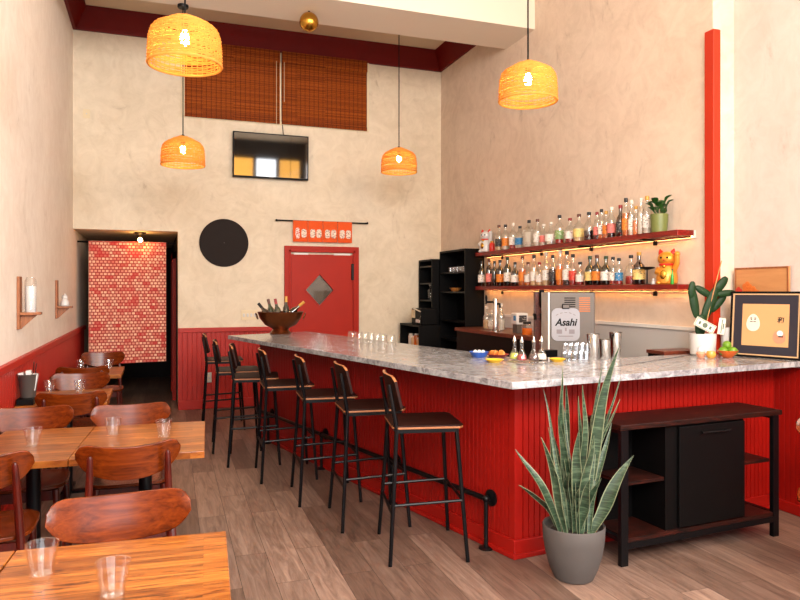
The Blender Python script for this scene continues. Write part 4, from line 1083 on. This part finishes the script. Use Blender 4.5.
# glass rack: two tiers of upturned small glasses, each its own
prk = oncounter(577.5, 360)
for tz in range(2):
    for a in range(4):
        for b in range(2):
            q = prk + Vector((math.cos(R(6))*(-.075+.05*a)+.01*tz, math.sin(R(6))*(-.075+.05*a)+.055*b+.0, .058*tz+.0))
            tag(MB().lathe([(.0235, 0), (.024, .002), (.021, .045), (.018, .056), (.001, .057)], 8, caps=False).build('stacked_glass', M['cut_glass'], loc=q, smooth=0),
                'small cut glass in the %s tier of the %s row, %s from the flasks' % (('lower', 'upper')[tz], ('front', 'back')[b], ORD[a]), 'glass', 'small glasses stacked by the shakers')
for k, (px, py, h, lab) in enumerate([(593, 359.6, .178, 'tall steel shaker tin nearest the stacked glasses'), (604.8, 359.2, .138, 'short steel shaker tin between the two tall ones'), (615.5, 358.3, .184, 'tall steel shaker tin farthest from the stacked glasses')]):
    t = thing('shaker_tin', lab, 'cocktail shaker', oncounter(px, py), group='steel shaker tins on the bar')
    MB().lathe([(.030, 0), (.032, .003), (.044 if h > .15 else .038, h-.004), (.045 if h > .15 else .039, h), (.041 if h > .15 else .035, h-.002), (.028, .006), (.001, .005)], 24, caps=False).build('tin', M['chrome'], t)
    MB().tube([((.0445 if h > .15 else .0385)*math.cos(2*PI*j/24), (.0445 if h > .15 else .0385)*math.sin(2*PI*j/24), h) for j in range(24)], .0022, 6, closed=True).build('rim', M['steel'], t)
# cactus in the white pot, with a banknote
pc = Vector((3.835, 4.035, ZT))
cp_ = thing('cactus_pot', 'white round pot with a tall jointed cactus at the wall end of the bar', 'cactus', pc)
MB().lathe([(.080, 0), (.088, .008), (.094, .155), (.093, .16), (.086, .158), (.082, .135), (.001, .133)], 40, caps=False).build('pot', M['white'], cp_)
MB().lathe([(.083, .13), (.001, .137)], 24, caps=False).build('soil', M['soil'], cp_)
def pad(c, h, w, lean, turn, th=.016):
    T = Matrix.Translation(c) @ Matrix.Rotation(turn, 4, 'Z') @ Matrix.Rotation(lean, 4, 'Y')
    prf = []
    o = MB()
    n, m = 14, 10
    def fn(i, j):
        t_ = PI*i/n; a = 2*PI*j/m
        return T @ Vector((w*math.sin(t_)**.8*math.cos(a), th*math.sin(t_)**.8*math.sin(a), h/2*(1-math.cos(t_))))
    vs = [fn(i, j) for i in range(1, n) for j in range(m)]
    fs = [((i)*m+j, (i)*m+(j+1) % m, (i+1)*m+(j+1) % m, (i+1)*m+j) for i in range(n-2) for j in range(m)]
    fs += [tuple(range(m)), tuple((n-2)*m+j for j in range(m-1, -1, -1))]
    o.add(vs, fs).build('cactus_pad', M['cactus'], cp_, sub=1)
tr_ = R(-20)
pad((-.03, 0, .135), .17, .045, R(6), tr_); pad((-.045, .01, .27), .25, .036, R(-10), tr_)
pad((.0, .0, .25), .28, .042, R(22), tr_); pad((-.09, .02, .42), .13, .030, R(5), tr_)
pad((.085, -.02, .455), .16, .036, R(38), tr_); pad((.09, -.03, .45), .15, .028, R(84), tr_); pad((.07, -.02, .43), .15, .030, R(-58), tr_); pad((.08, 0, .32), .17, .030, R(40), tr_)
MB().tube([(0, -.01, .14), (.05, -.03, .40), (.12, -.06, .70)], .004, 6).build('stake', M['cardboard'], cp_)
bill = MB()
billM = Matrix.Translation((-.05, -.075, .225)) @ Matrix.Rotation(R(-22), 4, 'Z') @ Matrix.Rotation(R(28), 4, 'Y')
paper = plain('note_paper', srgb(206, 208, 190), .7, var=.06); noteink = plain('note_ink', srgb(84, 98, 84), .7)
bn = tag(MB().box(-.078, .078, -.0006, .0006, -.033, .033, billM).mat(1).box(-.072, .072, -.0010, -.0007, .025, .029, billM).box(-.072, .072, -.0010, -.0007, -.029, -.025, billM).box(-.072, -.068, -.0010, -.0007, -.025, .025, billM).box(.068, .072, -.0010, -.0007, -.025, .025, billM)
   .lathe([(.019, .0007), (.019, .0012)], 20, M=billM @ Matrix.Rotation(PI/2, 4, 'X')).box(-.050, -.034, -.0010, -.0007, -.012, .012, billM).box(.034, .050, -.0010, -.0007, -.012, .012, billM)
   .build('banknote', [paper, noteink], loc=pc, smooth=0), 'one pale green banknote tucked against the cactus', 'banknote')
bm2 = Matrix.Translation((.105, -.075, .215)) @ Matrix.Rotation(R(-22), 4, 'Z') @ Matrix.Rotation(R(-82), 4, 'Y')
tag(MB().box(-.06, .06, -.0006, .0006, -.025, .025, bm2).mat(1).box(-.05, .05, -.0010, -.0007, -.003, .003, bm2).box(-.02, .02, -.0010, -.0007, -.016, -.008, bm2).build('paper_tag', [paper, noteink], loc=pc, smooth=0), 'upright folded paper note hanging beside the cactus', 'paper note')
pw = Vector((3.905, 4.02, ZT))
tag(MB().lathe([(.045, 0), (.048, .005), (.050, .20), (.047, .203), (.044, .19), (.001, .185)], 28, caps=False).build('white_canister', M['white'], loc=(4.035, 3.995, ZT)), 'plain white canister half hidden behind the cactus pot', 'canister')
# shells / candle by the pot
p = oncounter(701, 357.6); t = thing('shell_candle', 'white and peach tealight holder in front of the cactus pot', 'candle holder', p)
MB().lathe([(.020, 0), (.030, .012), (.033, .03), (.026, .042)], 16).build('holder', plain('peach', srgb(226, 150, 116), .5, var=.3, scale=50), t); MB().ball((0, 0, .055), .025).build('shell', M['white'], t)
p = oncounter(711, 358.2); t = thing('amber_votive', 'little amber glass votive beside the lime bowl', 'votive', p)
MB().lathe([(.020, 0), (.030, .010), (.034, .03), (.026, .05), (.024, .05), (.001, .012)], 16, caps=False).build('cup', plain('amber_glass', srgb(222, 158, 70), .15, var=.25, scale=40), t)
MB().lathe([(.012, .012), (.012, .03)], 12).build('wax', M['cream'], t)
p = oncounter(727.5, 357.6)
tag(MB().lathe([(.028, 0), (.036, .004), (.058, .030), (.075, .052), (.072, .053), (.054, .030), (.03, .009), (.001, .008)], 26, caps=False).build('lime_bowl', plain('amber_bowl', srgb(206, 96, 36), .15, var=.2), loc=p), 'amber glass bowl holding limes beside the picture frame', 'bowl')
lime = plain('lime_skin', srgb(106, 150, 30), .4, var=.3, scale=30)
for k, (a, b, c, lab) in enumerate([(-.033, -.005, .046, 'lime in the amber bowl, nearer the cactus'), (.033, -.012, .046, 'lime in the amber bowl, nearer the picture frame'), (0, .010, .088, 'topmost lime, resting on the others in the amber bowl')]):
    q = p + rv*a + fv*b + Vector((0, 0, c))
    tag(MB().ball((0, 0, 0), .031, 18, 12, (1, 1.1, 1)).ball((0, .034, 0), .005).build('lime', lime, loc=q, rot=(R(20), 0, k)), lab, 'lime', 'limes in the amber bowl')
# painted board and framed picture leaning on the wall
BX = 4.085
bd = thing('painted_board', 'tan board painted with red flowers, leaning on the wall behind the frame', 'painting board', (XD-.006, 3.82, ZT), 0)
bm_ = Matrix.Rotation(R(3), 4, 'Y')
MB().box(-.03, -.012, -.235, .235, 0, .65).build('board', M['cardboard'], bd, smooth=0, bevel=.003)
MB().box(-.034, -.0305, -.235, .235, .638, .65).box(-.034, -.0305, -.235, .235, 0, .012).box(-.034, -.0305, .223, .235, .012, .638).box(-.034, -.0305, -.235, -.223, .012, .638).build('edge_frame', M['oak'], bd, smooth=0)
rg = random.Random(11); redf = plain('flower_red', srgb(206, 50, 30), .6, var=.3, scale=40); orf = plain('flower_orange', srgb(214, 110, 36), .6, var=.3, scale=40)
for (yy, zz, rr, mm) in [(.19, .20, .040, redf), (.14, .15, .036, redf), (.17, .38, .046, orf), (.07, .46, .05, orf), (.20, .47, .036, redf), (.12, .50, .045, orf), (.02, .44, .04, orf)]:
    f = MB()
    for k in range(5):
        a = 2*PI*k/5+rr*9
        f.ball((-.032, yy+rr*.55*math.cos(a), zz+rr*.55*math.sin(a)), rr*.5, 10, 6, (.12, 1, 1))
    f.ball((-.034, yy, zz), rr*.25, 8, 6, (.2, 1, 1)).build('painted_flower', mm, bd)
# framed picture: local x along its foot, z up, leaning back towards +y
pL = Vector((3.975, 3.930)); pR_ = Vector((4.138, 3.470))
dv = pR_-pL; wF = dv.length; hF = .475
fp = thing('framed_picture', 'black framed picture of two round dolls, leaning at the wall end of the bar', 'picture', (pL.x, pL.y, ZT), math.atan2(dv.y, dv.x))
LM = Matrix.Rotation(R(-5), 4, 'X')
gold = plain('frame_gilt', srgb(206, 168, 124), .4, .2)
o = MB()
for x0, x1, z0, z1 in ((0, wF, 0, .016), (0, wF, hF-.016, hF), (0, .016, .016, hF-.016), (wF-.016, wF, .016, hF-.016)): o.box(x0, x1, 0, .024, z0, z1, LM)
o.build('frame', M['black'], fp, smooth=0, bevel=.002)
o = MB()
for x0, x1, z0, z1 in ((.016, wF-.016, .016, .025), (.016, wF-.016, hF-.025, hF-.016), (.016, .025, .025, hF-.025), (wF-.025, wF-.016, .025, hF-.025)): o.box(x0, x1, .002, .02, z0, z1, LM)
o.build('gilt_edge', gold, fp, smooth=0)
MB().box(.025, wF-.025, .010, .018, .025, hF-.025, LM).build('mat_board', plain('dark_mat', srgb(30, 25, 38), .7, var=.1), fp, smooth=0)
x0, x1, z0, z1 = .085, wF-.085, .085, hF-.090
MB().box(x0, x1, .007, .010, z0, z1, LM).build('picture_sheet', plain('tan_sheet', srgb(200, 152, 102), .8, var=.06), fp, smooth=0)
def blob(mb, cx, cz, rx, rz, y0, y1, egg=0.0, n=28):
    pts = []
    for k in range(n):
        a = 2*PI*k/n
        pts.append((cx + rx*math.cos(a)*(1-egg*math.sin(a)), cz + rz*math.sin(a)))
    mb.prism(pts, y0, y1, LM @ Matrix(((1, 0, 0, 0), (0, 0, 1, 0), (0, 1, 0, 0), (0, 0, 0, 1)))); return mb
blob(MB(), x0+.078, z0+.165, .046, .062, .0045, .007, .18).build('pale_doll', plain('doll_pale', srgb(226, 216, 198), .7, var=.15, scale=60), fp, smooth=0)
blob(MB(), x1-.060, z0+.070, .042, .048, .0045, .007, .05).build('pink_doll', plain('doll_pink', srgb(224, 140, 108), .7, var=.25, scale=60), fp, smooth=0)
blob(MB(), x1-.055, z0+.095, .020, .020, .003, .0045).build('doll_face', plain('doll_face', srgb(238, 230, 220), .7), fp, smooth=0)
inkm = plain('ink_black', srgb(34, 28, 28), .7)
o = MB()
for cx, cz, rx, rz in ((.064, .198, .009, .0035), (.093, .198, .009, .0035), (.066, .188, .006, .004), (.091, .188, .006, .004), (.066, .172, .012, .003), (.090, .172, .012, .003)): blob(o, x0+cx, z0+cz, rx, rz, .0035, .0045, 0, 10)
o.box(x1-.066, x1-.034, .0028, .003, z0+.068, z0+.078, LM @ Matrix.Translation((0, 0, 0)))
o.build('ink_lines', inkm, fp, smooth=0)
t_ = text('\u548c', 'brush_character', .046, inkm, fp, LM @ Vector((x1-.055, .0060, z0+.185)), (PI/2+R(-5), 0, 0), .12, .0006, 1.0, .001)

# ------------------------------------------------------------------ rustic sideboard
sb = thing('sideboard', 'black metal sideboard with rustic brown boards standing before the red bar front', 'sideboard', (2.47, 3.205, 0), R(3.4))
Ws, Ds, Hs = 1.26, .32, .80
lx = Ws-.04
for x in (0.0, Ws-.05):
    for y in (0, Ds-.03): MB().box(x, x+.05, y, y+.03, 0, Hs-.03).build('leg', M['black_metal'], sb, smooth=0, bevel=.002)
    for zz in (.13, Hs-.055): MB().box(x+.01, x+.04, .03, Ds-.03, zz, zz+.025).build('side_bar', M['black_metal'], sb, smooth=0)
MB().box(-.015, Ws+.015, -.012, Ds, Hs-.03, Hs).build('top_board', M['rustic'], sb, smooth=0, bevel=.003)
MB().box(.05, Ws-.05, .005, Ds-.01, .13, .155).build('bottom_shelf', M['rustic'], sb, smooth=0)
MB().box(.05, Ws-.05, .0, .02, .095, .13).build('front_bar', M['black_metal'], sb, smooth=0)
xa, xb = .34, .97
MB().box(.05, xa, .03, Ds-.03, .445, .465).build('left_shelf', M['rustic'], sb, smooth=0)
MB().box(xb, Ws-.05, .03, Ds-.03, .47, .49).build('right_shelf', M['rustic'], sb, smooth=0)
MB().box(xa-.26, xa, Ds-.025, Ds-.012, .155, Hs-.03).build('back_panel', M['black'], sb, smooth=0)
MB().box(xa, xb, .02, Ds-.012, .155, Hs-.03).build('cabinet_box', M['black'], sb, smooth=0)
dr = MB().box(xa+.09, xb-.01, .0, .018, .165, Hs-.045).build('cabinet_door', M['black'], sb, smooth=0, bevel=.003)
MB().tube([(xa+.24, -.028, Hs-.085), (xa+.47, -.028, Hs-.085)], .005, 8).tube([(xa+.26, -.028, Hs-.085), (xa+.26, .0, Hs-.085)], .004, 8).tube([(xa+.45, -.028, Hs-.085), (xa+.45, .0, Hs-.085)], .004, 8).build('handle', M['black_metal'], dr)

# ------------------------------------------------------------------ snake plant
PP = Vector((2.142, 3.185, 0))
sp = thing('snake_plant', 'tall variegated snake plant in a round grey concrete pot at the bar corner', 'potted plant', PP)
MB().lathe([(.085, 0), (.105, .006), (.130, .06), (.150, .13), (.163, .21), (.167, .285), (.163, .292), (.155, .285), (.150, .25), (.001, .248)], 48, caps=False).build('pot', M['concrete'], sp)
MB().lathe([(.151, .246), (.08, .256), (.001, .262)], 30, caps=False).build('soil', M['soil'], sp)
sc = 3.72/685
def blade(px, py, w, k, depth=0.0, bx=None, bow=0.0):
    tip = rv*((px-576)*sc) + fv*depth + Vector((0, 0, .296 + (517-py)*sc*1.07))
    a = k*2.399
    base = rv*((bx if bx is not None else max(-.075, min(.075, (px-576)*sc*.30)))) + fv*(.06*math.sin(a)) + Vector((0, 0, .245))
    d = tip-base; hor = rv*1.0
    tw = R(48*math.sin(k*1.7))
    side = (rv*math.cos(tw) + fv*math.sin(tw))
    side = (side - d.normalized()*side.dot(d.normalized())).normalized()
    nrm = side.cross(d).normalized()
    wid = w*sc*.5
    lean = (rv*d.dot(rv) + fv*d.dot(fv))
    def P(u, v):
        s = 2*v-1
        ww = wid*(.42+.58*min(1, u/.42)**.8)*(max(.0, 1-((u-.42)/.58)**1.9) if u > .42 else 1)
        ww = max(ww, .0006)
        c = base + Vector((0, 0, d.z))*u + lean*(u**1.9) + rv*(bow*math.sin(PI*u)+.012*math.sin(u*5+k)*u*(1-u)*4) + fv*.02*math.sin(k*2.3)*math.sin(PI*u)
        return c + side*s*ww + nrm*(-.30*ww*(1-s*s) + .002*math.sin(u*14+k)), nrm
    mb = MB().slab(P, 16, 6, .0028)
    o = mb.build('leaf', M['snake'], sp)
    uv = o.data.uv_layers.new(name='UVMap')
    nv = 7; N = 17*7
    for lp in o.data.loops:
        i = lp.vertex_index % N
        uv.data[lp.index].uv = ((i % nv)/6, (i//nv)/16)
for k, (px, py, w, dep, bow) in enumerate([(618, 350, 15, -.07, .0), (563, 371, 14, -.04, -.01), (546, 390, 5, .03, -.015), (571, 384, 9, .08, .0), (582, 387, 11, -.06, .03), (518, 449, 13, .02, -.03), (519.5, 479, 11, -.05, -.02),
        (633, 452, 16, -.05, .04), (626, 403, 9, .06, .0), (629, 382, 6, .09, .02), (542, 436, 12, -.03, -.02), (557, 413, 11, -.08, .0), (605, 458, 12, .02, .01), (577, 425, 14, -.10, .0), (566, 465, 12, -.12, -.01),
        (592, 432, 13, -.09, .01), (600, 418, 12, .10, .0), (552, 462, 12, -.10, -.01), (586, 470, 13, -.13, .0), (612, 400, 12, .04, .02), (570, 410, 12, .10, .0), (597, 470, 10, -.12, .01), (560, 440, 11, .08, -.02), (584, 400, 12, .06, .0), (575, 478, 9, -.14, 0), (566, 395, 10, .05, -.02), (608, 372, 8, .07, .02), (553, 430, 9, .06, -.02), (617, 425, 9, .05, .02), (588, 452, 9, .02, 0)]):
    blade(px, py, w*.80, k, dep, None, bow)

# ------------------------------------------------------------------ light
def area(name, loc, sx, sy, energy, col, rot):
    l = bpy.data.lights.new(name, 'AREA'); l.shape = 'RECTANGLE'; l.size = sx; l.size_y = sy; l.energy = energy; l.color = col
    o = bpy.data.objects.new(name, l); COL.objects.link(o); o.location = loc; o.rotation_euler = rot
    return o
FWD = (PI/2, 0, 0)   # shining into the room, +y
area('daylight_shop_window', ((XL+1.57)/2, YF+.03, 1.35), 2.2, 1.55, 55, (.86, .93, 1), FWD)
area('daylight_shop_window_bay', (2.85, YF+.03, 1.35), 2.4, 1.55, 40, (.86, .93, 1), FWD)
area('daylight_transom_wide', (.57, YF+.03, 3.65), 2.7, 1.75, 400, (.97, .97, .97), FWD)
area('daylight_transom_amber', (2.365, YF+.03, 3.65), .60, 1.75, 75, (1, .45, .05), FWD)
area('daylight_transom_clear', (3.05, YF+.03, 3.65), .55, 1.75, 95, (.95, .97, 1), FWD)
area('daylight_transom_amber_bay', (3.73, YF+.03, 3.65), .58, 1.75, 60, (1, .45, .05), FWD)
area('added_side_fill', (XD-.03, .4, 3.4), 3.4, 2.0, 330, (.94, .97, 1), (PI/2, 0, PI/2))  # added fill at the made-up side window, brightens left wall and tables
w = bpy.data.worlds.new('sky'); S.world = w; w.use_nodes = True
w.node_tree.nodes['Background'].inputs[0].default_value = (.75, .85, 1, 1); w.node_tree.nodes['Background'].inputs[1].default_value = 1.0

# ------------------------------------------------------------------ camera
cam = bpy.data.cameras.new('camera'); co = bpy.data.objects.new('camera', cam); COL.objects.link(co)
co.location = (0, 0, EYE); co.rotation_euler = (PI/2, 0, -YAW)
cam.sensor_width = 36; cam.lens = 685/800*36; cam.shift_y = -10/800; cam.clip_start = .05
S.camera = co
vs = S.view_settings; S.display_settings.display_device = 'sRGB'
vs.view_transform = 'Standard'; vs.look = 'None'; vs.exposure = 0.06; vs.gamma = 1.0; vs.use_curve_mapping = False
S.cycles.use_denoising = True
S.cycles.max_bounces = 10; S.cycles.transparent_max_bounces = 24; S.cycles.diffuse_bounces = 5; S.cycles.glossy_bounces = 4
S.cycles.sample_clamp_indirect = 8
